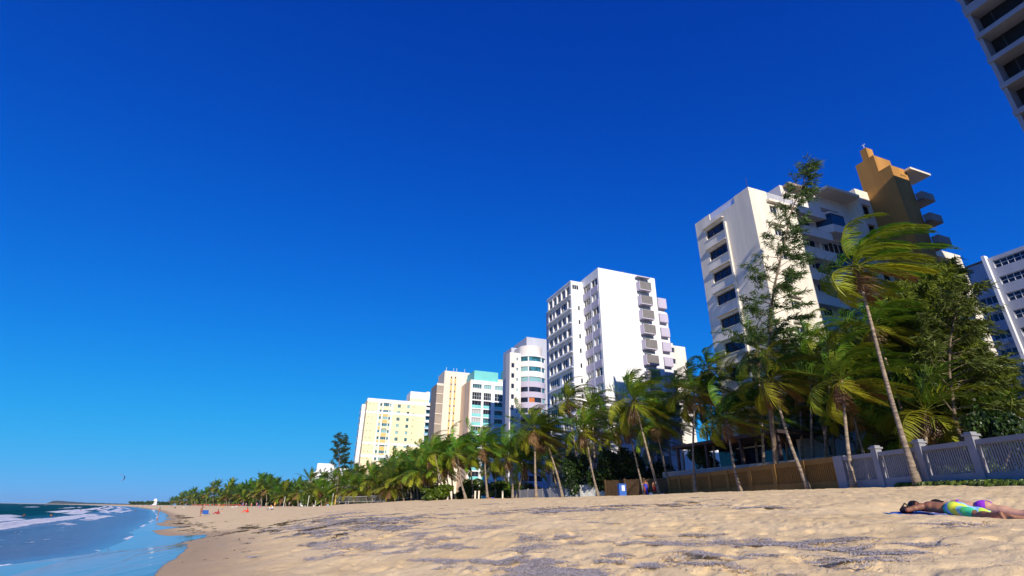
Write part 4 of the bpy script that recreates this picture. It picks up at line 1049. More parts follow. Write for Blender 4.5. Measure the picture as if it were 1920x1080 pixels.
for i in range(30):
    u = 330 + (555 - 330) * ((i * .618 + .3) % 1.0)
    D = float(np.interp(u, [320, 360, 420, 480, 540, 562], [800, 580, 430, 335, 280, 262])) * rp.uniform(1.0, 1.15)
    shrub('round_green_tree', ground_at(u, D), tree_far, 'rounded green tree among the palms of the far grove', 'tree', group='rounded trees in the far grove', sc=(1.0, 1.0, rp.uniform(.75, 1.05) * float(np.interp(u, [330, 400, 560], [1.0, 1.15, 1.0]))), stems=1, sh=4, r=.2, rz=rp.uniform(0, 6))
for i, u in enumerate((246, 253, 261, 270, 280, 300, 308, 316)):
    shrub('tiny_far_tree', ground_at(u, 1300 - i * 40), tree_far, 'tiny tree on the far shore left of the palm grove', 'tree', group='tiny trees on the far shore', sc=(1.6, 1.6, rp.uniform(.5, 1.2)), stems=1, sh=5, r=.3)

# ------------------------------------------------------------------ casuarinas
def casuarina(base, tip, label, nb, brl, dens, seed, wind=.35, start=.25, droop=.2, r0=.22, nlen=.32, nwid=.022, col=((.03, .065, .012), (.085, .13, .02)), power=.8, side=None, cone=1.0):
    base = Vector(base); tip = Vector(tip); h = tip - base; rg = random.Random(seed)
    root = empty('casuarina_tree', base, 0, label, 'tree')
    n = 16; path = []
    for k in range(n + 1):
        s = k / n; path.append(h * s + Vector((h.x * -.25 * math.sin(math.pi * s), 0, 0)) + Vector((rg.uniform(-.06, .06), rg.uniform(-.06, .06), 0)) + WIND * (1.6 * max(0, s - .8) ** 1.5 * 3))
    path[0].z -= .3
    mb = MB(); mb.tube(path, [r0 * (1 - .93 * k / n) + .012 for k in range(n + 1)], 8)
    V = []; F = []; T = []
    c1, c2 = np.array(col[0]), np.array(col[1])
    def needles(p, d, m, ln):
        for _ in range(m):
            dd = (d * .5 + WIND * rg.uniform(.2, .9) * wind * 2 + Vector((rg.gauss(0, .6), rg.gauss(0, .6), rg.gauss(-droop, .5)))).normalized()
            L = ln * rg.uniform(.6, 1.3); q = p + Vector((rg.gauss(0, .10), rg.gauss(0, .10), rg.gauss(0, .08)))
            w_ = dd.cross(Vector((rg.gauss(0, 1), rg.gauss(0, 1), rg.gauss(0, 1))))
            if w_.length < .01: continue
            w_ = w_.normalized() * nwid * rg.uniform(.7, 1.4); e = q + dd * L + WIND * L * .25 * wind + Vector((0, 0, -.2 * L * droop))
            b = len(V); V.extend([tuple(q - w_), tuple(q + w_), tuple(e + w_ * .4), tuple(e - w_ * .4)]); F.append((b, b + 1, b + 2, b + 3))
            k_ = rg.random() ** 1.4; T.append(c1 * (1 - k_) + c2 * k_)
    for i in range(nb):
        s = start + (1 - start) * ((i + rg.random()) / nb) ** power
        x = s * n; k = min(int(x), n - 1); p = path[k].lerp(path[k + 1], x - k)
        az = i * 2.4 + rg.uniform(-.5, .5)
        if side: az = rg.uniform(*side)
        L = brl * (1.05 - s) ** (.75 * cone) * rg.uniform(.55, 1.2) + .35
        d = Vector((math.cos(az), math.sin(az), rg.uniform(.15, .8))).normalized()
        pts = [p.copy()]; m = max(3, int(L / .35))
        for j in range(m):
            d = (d + WIND * wind * .28 + Vector((rg.gauss(0, .07), rg.gauss(0, .07), -.035 * droop * 3))).normalized(); p = p + d * (L / m); pts.append(p.copy())
            if j >= m * .2:
                needles(p, d, max(1, int(dens * (.5 + j / m))), nlen)
                if rg.random() < .55:
                    d2 = (d + Vector((rg.gauss(0, .7), rg.gauss(0, .7), rg.gauss(.1, .4))) + WIND * wind * .6).normalized(); q = p.copy()
                    for _ in range(3): q = q + d2 * .28; needles(q, d2, max(1, int(dens * .7)), nlen)
        mb.tube(pts, [max(.008, .045 * L / 3 * (1 - j / (len(pts) - 1)) + .006) for j in range(len(pts))], 4)
    needles(path[-1], WIND, int(dens * 3), nlen)
    mb.build('trunk', [M['bark']], root, True)
    me = np_mesh('foliage', np.array(V), np.array(F), [M['needle']], smooth=False); cattr(me, 'tint', np.array(T)); link('foliage', me, root)
    return root
casuarina(ground_at(1468, 41.5), at(1515, 305, 40), 'tall thin wind bent casuarina rising in front of the cream block', 88, 4.3, 15, 5, wind=.45, start=.30, droop=.1, r0=.2, nlen=.42, nwid=.034, cone=1.35, power=.75)
casuarina(ground_at(1778, 40), at(1748, 512, 40), 'big bushy casuarina filling the space before the right end of the cream block', 200, 6.2, 36, 6, wind=.34, start=.14, droop=.5, r0=.24, nlen=.6, nwid=.036, col=((.08, .14, .010), (.30, .38, .02)), cone=.9)
casuarina(ground_at(1815, 41), at(1795, 640, 42), 'shorter casuarina beside the big bushy one with a round top', 110, 4.5, 26, 8, wind=.34, start=.2, droop=.4, r0=.2, nlen=.55, nwid=.036, col=((.08, .14, .010), (.30, .38, .02)))
casuarina(ground_at(1846, 33), at(1800, 545, 34), 'thin casuarina sending feathery branches right across the balcony block', 60, 4.6, 18, 9, wind=.5, start=.25, droop=.4, r0=.14, nlen=.45, nwid=.034, col=((.045, .085, .008), (.15, .20, .018)))
casuarina(ground_at(628, 168), at(637, 817, 168), 'lone distant casuarina standing above the palms beside the white building', 44, 4.6, 7, 12, wind=.22, start=.45, droop=.1, r0=.3, nlen=.7, nwid=.09, col=((.025, .05, .015), (.06, .10, .03)), cone=.6)

# ------------------------------------------------------------------ fences and walls
def fence_part(mb, p, q, x0, x1, y0, y1, z0, z1):
    """box in the frame of a fence run from p to q (x along it, y across, z from p.z)"""
    d = Vector((q[0] - p[0], q[1] - p[1], 0)); L = d.length; d /= L; n = Vector((-d.y, d.x, 0))
    i = len(mb.v)
    for (x, y, z) in ((x0, y0, z0), (x1, y0, z0), (x1, y1, z0), (x0, y1, z0), (x0, y0, z1), (x1, y0, z1), (x1, y1, z1), (x0, y1, z1)):
        w_ = Vector((p[0], p[1], 0)) + d * x + n * y; mb.v.append((w_.x, w_.y, z))
    for f_ in ((3, 2, 1, 0), (4, 5, 6, 7), (0, 1, 5, 4), (1, 2, 6, 5), (2, 3, 7, 6), (3, 0, 4, 7)): mb.f.append(tuple(i + k for k in f_)); mb.m.append(0)
def lat_pt(u, D): g = ground_at(u, D); return (g.x, g.y, g.z)
# brown slatted fence
bf = empty('brown_fence', (0, 0, 0), 0, 'ochre brown fence with slatted openings behind the palm trunks', 'fence')
us = [1262, 1282, 1308, 1341, 1376, 1420, 1468, 1526, 1592]; Ds = [58.5, 56.6, 54, 51, 48, 44.5, 41.5, 38.4, 35.3]
P_ = [lat_pt(u, D) for u, D in zip(us, Ds)]
ZT = 5.72
for i in range(len(P_)):
    p = P_[i]; q = P_[i + 1] if i + 1 < len(P_) else P_[i - 1]
    mb = MB(); fence_part(mb, p, q, -.22, .22, -.16, .16, p[2] - .5, ZT - .01); mb.build('post', [M['fence_brown']], bf)
    if i + 1 < len(P_):
        L = math.dist(p[:2], q[:2]); z0 = min(p[2], q[2]) - .5
        mb = MB(); fence_part(mb, p, q, .22, L - .22, -.1, .1, z0, p[2] + .55); mb.build('base_wall', [M['fence_brown']], bf)
        mb = MB(); fence_part(mb, p, q, .22, L - .22, -.1, .1, ZT - .35, ZT); mb.build('top_beam', [M['fence_brown']], bf)
        mb = MB(); n_ = int((L - .44) / .17)
        for k in range(n_): x = .22 + (L - .44) * (k + .5) / n_; fence_part(mb, p, q, x - .045, x + .045, -.05, .05, p[2] + .55, ZT - .35)
        mb.build('slats', [M['fence_brown']], bf)
# white fence with capped posts
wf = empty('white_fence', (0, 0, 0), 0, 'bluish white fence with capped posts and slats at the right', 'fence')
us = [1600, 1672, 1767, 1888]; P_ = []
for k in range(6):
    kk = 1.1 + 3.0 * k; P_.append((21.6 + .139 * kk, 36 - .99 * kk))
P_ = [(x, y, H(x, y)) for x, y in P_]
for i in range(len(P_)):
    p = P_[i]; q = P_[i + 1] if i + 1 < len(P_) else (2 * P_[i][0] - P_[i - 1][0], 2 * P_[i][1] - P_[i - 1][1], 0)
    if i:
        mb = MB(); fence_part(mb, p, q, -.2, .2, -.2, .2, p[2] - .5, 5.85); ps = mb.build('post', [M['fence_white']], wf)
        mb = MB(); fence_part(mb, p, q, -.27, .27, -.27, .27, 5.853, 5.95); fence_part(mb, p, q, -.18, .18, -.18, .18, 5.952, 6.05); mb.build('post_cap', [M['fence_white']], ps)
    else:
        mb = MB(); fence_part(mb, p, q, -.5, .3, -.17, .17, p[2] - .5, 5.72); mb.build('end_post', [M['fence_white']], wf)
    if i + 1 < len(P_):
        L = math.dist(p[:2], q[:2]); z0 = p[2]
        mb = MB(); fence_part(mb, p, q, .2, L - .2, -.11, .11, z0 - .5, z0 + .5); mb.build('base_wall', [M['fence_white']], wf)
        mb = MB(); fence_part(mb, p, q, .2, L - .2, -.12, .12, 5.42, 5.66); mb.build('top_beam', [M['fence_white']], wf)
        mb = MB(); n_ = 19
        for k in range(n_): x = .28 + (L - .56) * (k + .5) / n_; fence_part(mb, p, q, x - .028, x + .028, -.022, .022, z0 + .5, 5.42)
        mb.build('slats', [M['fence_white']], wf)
# brown board fence further on, white panel wall, pickets
bd = empty('board_fence', (0, 0, 0), 0, 'dark brown board fence behind the blue board', 'fence')
P_ = [lat_pt(1138, 69), lat_pt(1175, 66), lat_pt(1212, 63.5), lat_pt(1256, 61)]
for p, q in zip(P_, P_[1:]):
    L = math.dist(p[:2], q[:2]); mb = MB(); n_ = int(L / .3)
    for k in range(n_): fence_part(mb, p, q, L * k / n_, L * (k + .93) / n_, -.03, .03 + .02 * (k % 2), p[2] - .3, p[2] + 2.0 + .05 * rp.random())
    mb.build('board_panel', [M['board']], bd)
    mb = MB(); fence_part(mb, p, q, -.09, .09, -.09, .09, p[2] - .3, p[2] + 2.15); mb.build('post', [M['board']], bd)
pw = empty('panel_wall', (0, 0, 0), 0, 'low bluish white wall divided into square panels by dark posts', 'wall')
P_ = [lat_pt(u, D) for u, D in ((960, 90), (975, 87), (990, 85), (1004, 83), (1018, 81.5), (1032, 80), (1046, 78.5), (1060, 77))]
for p, q in zip(P_, P_[1:]):
    L = math.dist(p[:2], q[:2]); mb = MB(); fence_part(mb, p, q, .09, L - .09, -.06, .06, p[2] - .4, p[2] + 1.45); mb.build('panel', [M['fence_white']], pw)
    mb = MB(); fence_part(mb, p, q, -.085, .085, -.1, .1, p[2] - .4, p[2] + 1.55); mb.build('post', [M['concrete']], pw)
pk = empty('picket_fence', (0, 0, 0), 0, 'white picket fence between the panel wall and the dark trees', 'fence')
P_ = [lat_pt(1060, 76.5), lat_pt(1080, 75), lat_pt(1102, 73.5), lat_pt(1122, 72)]
for p, q in zip(P_, P_[1:]):
    L = math.dist(p[:2], q[:2]); mb = MB(); n_ = int(L / .16)
    for k in range(n_): fence_part(mb, p, q, L * (k + .2) / n_, L * (k + .75) / n_, -.02, .02, p[2] - .3, p[2] + 1.75)
    fence_part(mb, p, q, 0, L, .025, .06, p[2] + .4, p[2] + .5); fence_part(mb, p, q, 0, L, .025, .06, p[2] + 1.4, p[2] + 1.5)
    mb.build('picket_panel', [M['pole']], pk)
# ground cover by the white fence
n = 5200; rgn = np.random.default_rng(9)
uu = rgn.uniform(1700, 2150, n); dd = np.interp(uu, [1700, 1920, 2150], [30.5, 24.6, 19]) - rgn.uniform(.1, 1, n) ** 1.5 * np.interp(uu, [1700, 1760, 1900, 2150], [.2, 1.3, 2.4, 3]) + .3
gx = (uu - 960) / 1040 * dd; gz = H0(gx, dd); k0 = fbm(gx / .5, dd / .5, 7, 3) > .36
gx, dd, gz = gx[k0], dd[k0], gz[k0]; n = len(gx)
aa = rgn.uniform(0, 6.28, n); hh_ = rgn.uniform(.04, .26, n); w2 = .05
V = np.concatenate([np.stack([gx - np.cos(aa) * w2, dd - np.sin(aa) * w2, gz - .03], 1), np.stack([gx + np.cos(aa) * w2, dd + np.sin(aa) * w2, gz - .03], 1), np.stack([gx + np.cos(aa) * w2 + hh_ * .7, dd + np.sin(aa) * w2, gz + hh_], 1), np.stack([gx - np.cos(aa) * w2 * .5 + hh_ * .5, dd - np.sin(aa) * w2 * .5 + rgn.normal(0, .08, n), gz + hh_ * .9], 1)])
i = np.arange(n); me = np_mesh('ground_cover', V, np.stack([i, i + n, i + 2 * n, i + 3 * n], 1), [M['bleaf']], smooth=False)
kk = rgn.uniform(0, 1, n)[:, None]; cattr(me, 'tint', np.array((.04, .09, .01)) * (1 - kk) + np.array((.15, .2, .025)) * kk)
tag(link('ground_cover', me), 'green creeping plants on the sand along the white fence', 'ground cover', kind='stuff')
# small plants seen through the white fence
plant_me = leaf_blob('foliage', 15, blobset(15, .9, 1.1, 7, .1), 420, .09, (.06, .12, .01), (.17, .24, .03))
for k, (u, D) in enumerate(((1800, 28.5), (1840, 27.4), (1870, 26.6), (1905, 25.6))):
    shrub('garden_shrub', ground_at(u, D + 1.4), plant_me, 'light green garden shrub showing through the slats of the white fence', 'bush', group='garden shrubs behind the white fence', sh=.7, r=.02, rz=k * 1.3)
# ------------------------------------------------------------------ people
def capsule(V, F, p, q, ra, rb, n=12, m=5):
    p, q = Vector(p), Vector(q); d = q - p; L = d.length
    d = d.normalized() if L > 1e-6 else Vector((0, 0, 1))
    a = d.orthogonal().normalized(); b = d.cross(a); base = len(V); rows = []
    for k in range(m + 1):
        th = -math.pi / 2 + math.pi / 2 * k / m; rows.append((p + d * (ra * math.sin(th)), ra * math.cos(th)))
    for k in range(m + 1):
        th = math.pi / 2 * k / m; rows.append((q + d * (rb * math.sin(th)), rb * math.cos(th)))
    for (c, r) in rows:
        r = max(r, 1e-4)
        for j in range(n):
            t = 6.28318 * j / n; w_ = c + a * (r * math.cos(t)) + b * (r * math.sin(t)); V.append(w_)
    for k in range(len(rows) - 1):
        for j in range(n):
            q0 = base + k * n; jj = (j + 1) % n; F.append((q0 + j, q0 + jj, q0 + n + jj, q0 + n + j))
    F.append(tuple(base + n - 1 - j for j in range(n))); q0 = base + (len(rows) - 1) * n; F.append(tuple(q0 + j for j in range(n)))
def ellip(V, F, c, r, n=14, m=9):
    base = len(V)
    for k in range(m + 1):
        th = -math.pi / 2 + math.pi * k / m
        for j in range(n):
            t = 6.28318 * j / n; V.append(Vector((c[0] + r[0] * max(.001, math.cos(th)) * math.cos(t), c[1] + r[1] * max(.001, math.cos(th)) * math.sin(t), c[2] + r[2] * math.sin(th))))
    for k in range(m):
        for j in range(n):
            q0 = base + k * n; jj = (j + 1) % n; F.append((q0 + j, q0 + jj, q0 + n + jj, q0 + n + j))
    F.append(tuple(base + n - 1 - j for j in range(n))); q0 = base + m * n; F.append(tuple(q0 + j for j in range(n)))
def flesh(shapes, voxel, smooth=6, name='body'):
    """one continuous skin: the masses are fused by voxel remeshing and then smoothed"""
    V, F = [], []
    for sh in shapes:
        if sh[0] == 'c': capsule(V, F, *sh[1:])
        else: ellip(V, F, *sh[1:])
    me = bpy.data.meshes.new('tmp'); me.from_pydata([tuple(v) for v in V], [], F)
    o = bpy.data.objects.new('tmp', me); COL.objects.link(o)
    r = o.modifiers.new('r', 'REMESH'); r.mode = 'VOXEL'; r.voxel_size = voxel
    s_ = o.modifiers.new('s', 'SMOOTH'); s_.iterations = smooth; s_.factor = .5
    dg = bpy.context.evaluated_depsgraph_get(); dg.update()
    out = bpy.data.meshes.new_from_object(o.evaluated_get(dg)); out.name = name
    bpy.data.objects.remove(o); bpy.data.meshes.remove(me)
    out.polygons.foreach_set('use_smooth', [True] * len(out.polygons))
    return out
def garment(name, body, test, off, mats):
    """cloth that follows the body: the covered skin faces pushed out along their normals"""
    mp = {}; V = []; F = []
    for p in body.polygons:
        if test(p.center):
            f = []
            for vi in p.vertices:
                if vi not in mp:
                    v = body.vertices[vi]; mp[vi] = len(V); V.append(tuple(v.co + v.normal * off))
                f.append(mp[vi])
            F.append(f)
    me = bpy.data.meshes.new(name); me.from_pydata(V, [], F)
    for m_ in mats: me.materials.append(m_)
    if F: me.polygons.foreach_set('use_smooth', [True] * len(F))
    return me
def hand(c, d, s=1.0, up=(0, 0, 1), curl=.3, side=1):
    """palm, four unequal bent fingers and a thumb leaving the side of the palm"""
    c = Vector(c); d = Vector(d).normalized(); u = Vector(up); r = d.cross(u).normalized() * side; u = r.cross(d).normalized() * side
    out = [('c', c, c + d * .075 * s, .030 * s, .034 * s), ('c', c + r * .022 * s, c + r * .024 * s + d * .08 * s, .02 * s, .018 * s), ('c', c - r * .022 * s, c - r * .024 * s + d * .075 * s, .02 * s, .016 * s)]
    for k, ln in enumerate((.068, .078, .072, .056)):
        b = c + d * .088 * s + r * (.030 - .020 * k) * s
        m1 = b + (d - u * curl * .5).normalized() * ln * .5 * s; m2 = m1 + (d - u * curl * 1.6).normalized() * ln * .5 * s
        out += [('c', b, m1, .0098 * s, .0092 * s), ('c', m1, m2, .0092 * s, .0080 * s)]
    b = c + d * .025 * s + r * .036 * s; m1 = b + (d * .6 + r * .8 - u * .2).normalized() * .04 * s; m2 = m1 + (d * .9 + r * .3 - u * .4).normalized() * .032 * s
    return out + [('c', b, m1, .0125 * s, .011 * s), ('c', m1, m2, .011 * s, .009 * s)]
# ---- two sunbathers: x from the head to the feet, y away from the sea side, z up
def prone(leg_n, leg_f, slim=1.0, arms='folded'):
    k = slim
    S = [('e', (-.30, 0, .135), (.27, .165 * k, .105)), ('e', (-.40, 0, .145), (.16, .185 * k, .10)), ('c', (-.50, -.15 * k, .135), (-.50, .15 * k, .135), .065, .065),
         ('e', (-.06, 0, .13), (.20, .145 * k, .10)), ('e', (.03, -.085, .15), (.15, .10, .115)), ('e', (.03, .085, .15), (.15, .10, .115)),
         ('c', (-.52, 0, .14), (-.66, .01, .13), .06, .055), ('e', (-.76, .02, .115), (.115, .082, .095)), ('e', (-.76, .02, .03), (.03, .018, .028)), ('e', (-.745, -.062, .11), (.03, .012, .035))]
    for (hp, kn, an, toe) in (leg_n, leg_f):
        S += [('c', hp, kn, .092, .058), ('e', ((hp[0] + kn[0]) / 2, (hp[1] + kn[1]) / 2, (hp[2] + kn[2]) / 2 + .01), (.16, .082, .08)),
              ('c', kn, an, .056, .036), ('e', (kn[0] + (an[0] - kn[0]) * .33, kn[1] + (an[1] - kn[1]) * .33, kn[2] + (an[2] - kn[2]) * .33 + .018), (.12, .05, .05))]
        d = Vector(toe) - Vector(an); n_ = Vector((0, 0, 1)).cross(d).normalized() if abs(d.normalized().z) < .9 else Vector((0, 1, 0))
        ball = Vector(an) + d * .72
        S += [('c', Vector(an) - Vector((0, 0, -.012)), ball, .036, .032), ('c', ball - n_ * .022, ball + n_ * .022, .026, .026), ('e', Vector(an) + Vector((.012, 0, .022)), (.034, .032, .034))]
        for j in range(5):
            b = ball + n_ * (.036 - .018 * j); S.append(('c', b, b + d.normalized() * (.058 - .008 * abs(j - (0 if n_.y * hp[1] < 0 else 4))), .012, .0095))
    # folded arms: elbows out, hands together under the head
    for sg in (-1, 1):
        sh = Vector((-.50, sg * .17 * k, .135)); el = Vector((-.66, sg * .36, .05)); wr = Vector((-.86, sg * .16, .045))
        S += [('c', sh, el, .056, .042), ('c', el, wr, .042, .027), ('e', (sh + el) / 2, (.06, .06, .05))] + hand(wr, (-.55, -sg * .75, .0), 1.0, curl=.25, side=-sg)
    return S
def place_person(shapes, voxel, loc, rz, skin, label, parts, cat='person'):
    me = flesh(shapes, voxel); me.materials.clear(); me.materials.append(skin)
    root = link('person', me, None, loc); root.scale = (.95, .95, .95); root.rotation_euler = (0, .11 * math.sin(-rz), rz); tag(root, label, cat)
    for (nm, test, off, mat_) in parts: link(nm, garment(nm, me, test, off, [mat_]), root)
    return root
def pattern(name, cols, scale, rough=.7, axis=(1, .3, .2)):
    m, nt, b = nodes_of(name); tc = N(nt, 'ShaderNodeTexCoord')
    dp = N(nt, 'ShaderNodeVectorMath'); dp.operation = 'DOT_PRODUCT'; nt.links.new(tc.outputs['Object'], dp.inputs[0]); dp.inputs[1].default_value = axis
    nz = N(nt, 'ShaderNodeTexNoise', Scale=5.0, Detail=1.0); nt.links.new(tc.outputs['Object'], nz.inputs['Vector'])
    v = math_(nt, 'FRACT', math_(nt, 'MULTIPLY_ADD', nz.outputs[0], .35, math_(nt, 'MULTIPLY', dp.outputs['Value'], scale)))
    cr = nt.nodes.new('ShaderNodeValToRGB'); cr.color_ramp.interpolation = 'CONSTANT'
    el = cr.color_ramp.elements; el[0].position = 0; el[0].color = (*cols[0], 1); el[1].position = 1 / len(cols); el[1].color = (*cols[1], 1)
    for i in range(2, len(cols)): e = el.new(i / len(cols)); e.color = (*cols[i], 1)
    nt.links.new(v, cr.inputs[0]); nt.links.new(cr.outputs[0], b.inputs['Base Color']); b.inputs['Roughness'].default_value = rough
    return m
M['shorts'] = pattern('bright_board_shorts', [(.10, .62, .16), (.05, .55, .25), (.25, .50, .80), (.55, .78, .08), (.80, .82, .05), (.28, .62, .62)], 1.65, axis=(1, -.9, .5))
M['bikini'] = plain('purple_bikini', (.36, .05, .62), .6, .08, 8)
M['towel'] = pattern('blue_beach_towel', [(.02, .10, .45), (.02, .28, .62), (.02, .12, .50), (.02, .24, .60), (.02, .10, .48), (.70, .10, .04), (.02, .22, .58), (.02, .12, .50)], .8, .9, axis=(.2, 2.0, 0))
M['towel2'] = pattern('lilac_towel', [(.40, .36, .75), (.30, .25, .65), (.60, .55, .80)], 1.6, .9, axis=(.3, 2, 0))
SUNX, SUNY = 8.10, 10.0
def beachz(y): return 2.10 + .11 * (y - 9.95)
zs = beachz(SUNY)
def towel(name, cx, cy, rz, L, W, mat_, label, seed):
    nx, ny = 40, 18; V = []; F = []
    for i in range(nx + 1):
        for j in range(ny + 1):
            x, y = (i / nx - .5) * L, (j / ny - .5) * W
            wx, wy = cx + x * math.cos(rz) - y * math.sin(rz), cy + x * math.sin(rz) + y * math.cos(rz)
            z = beachz(wy) + .055 + .035 * (float(vnoise(np.array([x * 5 + seed]), np.array([y * 6]), seed)[0]) - .4)
            V.append((wx - cx, wy - cy, z - zs))
    k = ny + 1
    for i in range(nx):
        for j in range(ny): F.append((i * k + j, (i + 1) * k + j, (i + 1) * k + j + 1, i * k + j + 1))
    me = bpy.data.meshes.new(name); me.from_pydata(V, [], F); me.materials.append(mat_); me.polygons.foreach_set('use_smooth', [True] * len(F))
    o = link(name, me, None, (cx, cy, zs)); sol = o.modifiers.new('thickness', 'SOLIDIFY'); sol.thickness = .012
    return tag(o, label, 'towel')
man = prone(((.06, -.09, .14), (.48, -.21, .08), (.88, -.33, .15), (.96, -.35, .02)), ((.06, .09, .14), (.43, .36, .08), (.80, .63, .08), (.92, .71, .05)))
place_person(man, .0105, (SUNX, SUNY, zs + .075), R_(-70), M['skin_tan'], 'man in bright green and yellow board shorts lying face down on the blue towel',
    [('board_shorts', lambda c: -.13 < c.x < .40 and c.z > .012 and True, .012, M['shorts']),
     ('hair', lambda c: c.x < -.70 and c.z > .085 and (c.x < -.77 or c.z > .12) and abs(c.y - .02) < .11, .014, M['hair'])])
wom = prone(((.06, -.08, .13), (.50, -.12, .08), (.95, -.16, .07), (1.08, -.17, .02)), ((.06, .08, .13), (.48, .15, .08), (.90, .22, .07), (1.03, .25, .02)), .86)
place_person(wom, .0105, (9.16, 10.62, beachz(10.62) + .06), R_(-50), M['skin'], 'woman in a purple bikini lying face down beyond the man in board shorts',
    [('bikini_bottom', lambda c: -.10 < c.x < .13 and c.z > .06 and (c.x < .06 or abs(c.y) < .06 + (.13 - c.x)), .008, M['bikini']),
     ('bikini_strap', lambda c: -.40 < c.x < -.365 and c.z > .05 and abs(c.y) < .22, .007, M['bikini']),
     ('hair', lambda c: c.x < -.64 and c.z > .07 and abs(c.y) < .12, .02, M['hair'])])
towel('beach_towel', SUNX - .06, SUNY + .08, R_(-62), 1.75, 1.0, M['towel'], 'blue towel with red and white stripes under the man in board shorts', 3)
towel('beach_towel', 9.1, 10.62, R_(-50), 1.8, .8, M['towel2'], 'lilac towel under the woman in the purple bikini', 5)
bg_ = flesh([('e', (0, 0, .07), (.13, .08, .07)), ('c', (-.09, 0, .11), (0, 0, .2), .014, .014), ('c', (0, 0, .2), (.09, 0, .11), .014, .014)], .009, 3, 'bag'); bg_.materials.clear(); bg_.materials.append(M['hair'])
tag(link('beach_bag', bg_, None, (7.66, 10.62, beachz(10.62) + .04)), 'small black bag with a looped handle by the heads of the two sunbathers', 'bag')
# ---- small figures
def standing(step=.0, armup=0, wrap=False):
    S = [('e', (0, 0, 1.20), (.15, .105, .24)), ('e', (0, 0, 1.34), (.185, .10, .11)), ('e', (0, 0, .98), (.155, .115, .15)), ('c', (0, 0, 1.42), (0, 0, 1.55), .055, .05), ('e', (0, -.01, 1.63), (.078, .098, .118)), ('e', (0, -.108, 1.61), (.014, .018, .022))]
    for sg in (-1, 1):
        f = sg * step
        S += [('c', (sg * .09, 0, .92), (sg * .10, -f * .5 - .02, .50), .092, .058), ('c', (sg * .10, -f * .5 - .02, .50), (sg * .10, -f + .02, .08), .056, .036), ('c', (sg * .10, -f + .03, .04), (sg * .11, -f - .15, .03), .036, .03)]
        if armup and sg > 0: S += [('c', (.19, 0, 1.38), (.34, -.1, 1.50), .05, .04), ('c', (.34, -.1, 1.5), (.10, -.14, 1.66), .038, .027)]
        else: S += [('c', (sg * .19, 0, 1.38), (sg * .26, .03 + f * .3, 1.10), .05, .04), ('c', (sg * .26, .03 + f * .3, 1.10), (sg * .25, -.05 + f * .5, .86), .038, .026), ('c', (sg * .25, -.05 + f * .5, .86), (sg * .25, -.08 + f * .5, .70), .03, .018)]
    return S
def sitting():
    S = [('e', (0, .05, .33), (.15, .11, .25)), ('e', (0, .03, .50), (.18, .10, .11)), ('e', (0, .02, .12), (.17, .15, .13)), ('c', (0, .02, .58), (0, 0, .70), .055, .05), ('e', (0, -.02, .78), (.08, .098, .118))]
    for sg in (-1, 1):
        S += [('c', (sg * .1, -.02, .12), (sg * .12, -.42, .36), .09, .058), ('c', (sg * .12, -.42, .36), (sg * .12, -.72, .06), .056, .036), ('c', (sg * .12, -.72, .05), (sg * .12, -.88, .04), .036, .03),
              ('c', (sg * .19, .03, .52), (sg * .28, .12, .30), .05, .04), ('c', (sg * .28, .12, .30), (sg * .25, .28, .06), .038, .028)]
    return S
def swimming():
    return [('e', (0, 0, .02), (.2, .12, .16)), ('c', (0, 0, .1), (0, -.02, .2), .06, .05), ('e', (0, -.02, .28), (.08, .1, .12)), ('c', (-.2, 0, .08), (-.45, -.1, .03), .05, .035), ('c', (.2, 0, .08), (.42, -.15, .05), .05, .035)]
POSE = {'stand': flesh(standing(), .022, 3), 'walk': flesh(standing(.26), .022, 3), 'phone': flesh(standing(0, 1), .022, 3), 'sit': flesh(sitting(), .022, 3), 'swim': flesh(swimming(), .022, 3), 'lie': flesh([(*sh,) for sh in prone(((.06, -.09, .14), (.5, -.12, .08), (.95, -.14, .07), (1.08, -.15, .02)), ((.06, .09, .14), (.5, .14, .08), (.95, .18, .07), (1.08, .2, .02)))], .022, 3)}
def cloth_rng(pose, lo, hi): return (lambda c: lo < c.z < hi and (pose in ('sit',) or abs(c.x) < .23)) if pose != 'lie' else (lambda c: lo < c.x < hi)
CL = {}
def figure(pose, loc, rz, skin, label, col=None, lo=.78, hi=1.06, name='swim_shorts', group=None, hair=True, top=None, sc=1.0):
    key = (pose, skin)
    if key not in CL:
        me = POSE[pose].copy(); me.name = 'person'; me.materials.clear(); me.materials.append(M[skin]); CL[key] = me
    o = link('person', CL[key], None, loc); o.rotation_euler = (0, 0, rz); o.scale = (sc, sc, sc); tag(o, label, 'person', group)
    base = POSE[pose]
    if col is not None:
        mn = 'cloth_%02d%02d%02d' % tuple(int(c * 99) for c in col)
        if mn not in M: M[mn] = plain('dyed_cloth', col, .8, .08, 6)
        link(name, garment(name, base, cloth_rng(pose, lo, hi), .02, [M[mn]]), o)
        if top is not None:
            mn2 = 'cloth_%02d%02d%02d' % tuple(int(c * 99) for c in top[0])
            if mn2 not in M: M[mn2] = plain('dyed_cloth', top[0], .8, .08, 6)
            link(top[3], garment(top[3], base, cloth_rng(pose, top[1], top[2]), .02, [M[mn2]]), o)
    if hair:
        zt = max(v.co.z for v in base.vertices)
        t_ = (lambda c: c.z > zt - .12 and (c.y > -.06 or c.z > zt - .05)) if pose != 'lie' else (lambda c: c.x < -.72 and c.z > .09)
        link('hair', garment('hair', base, t_, .018, [M['hair']]), o)
    return o
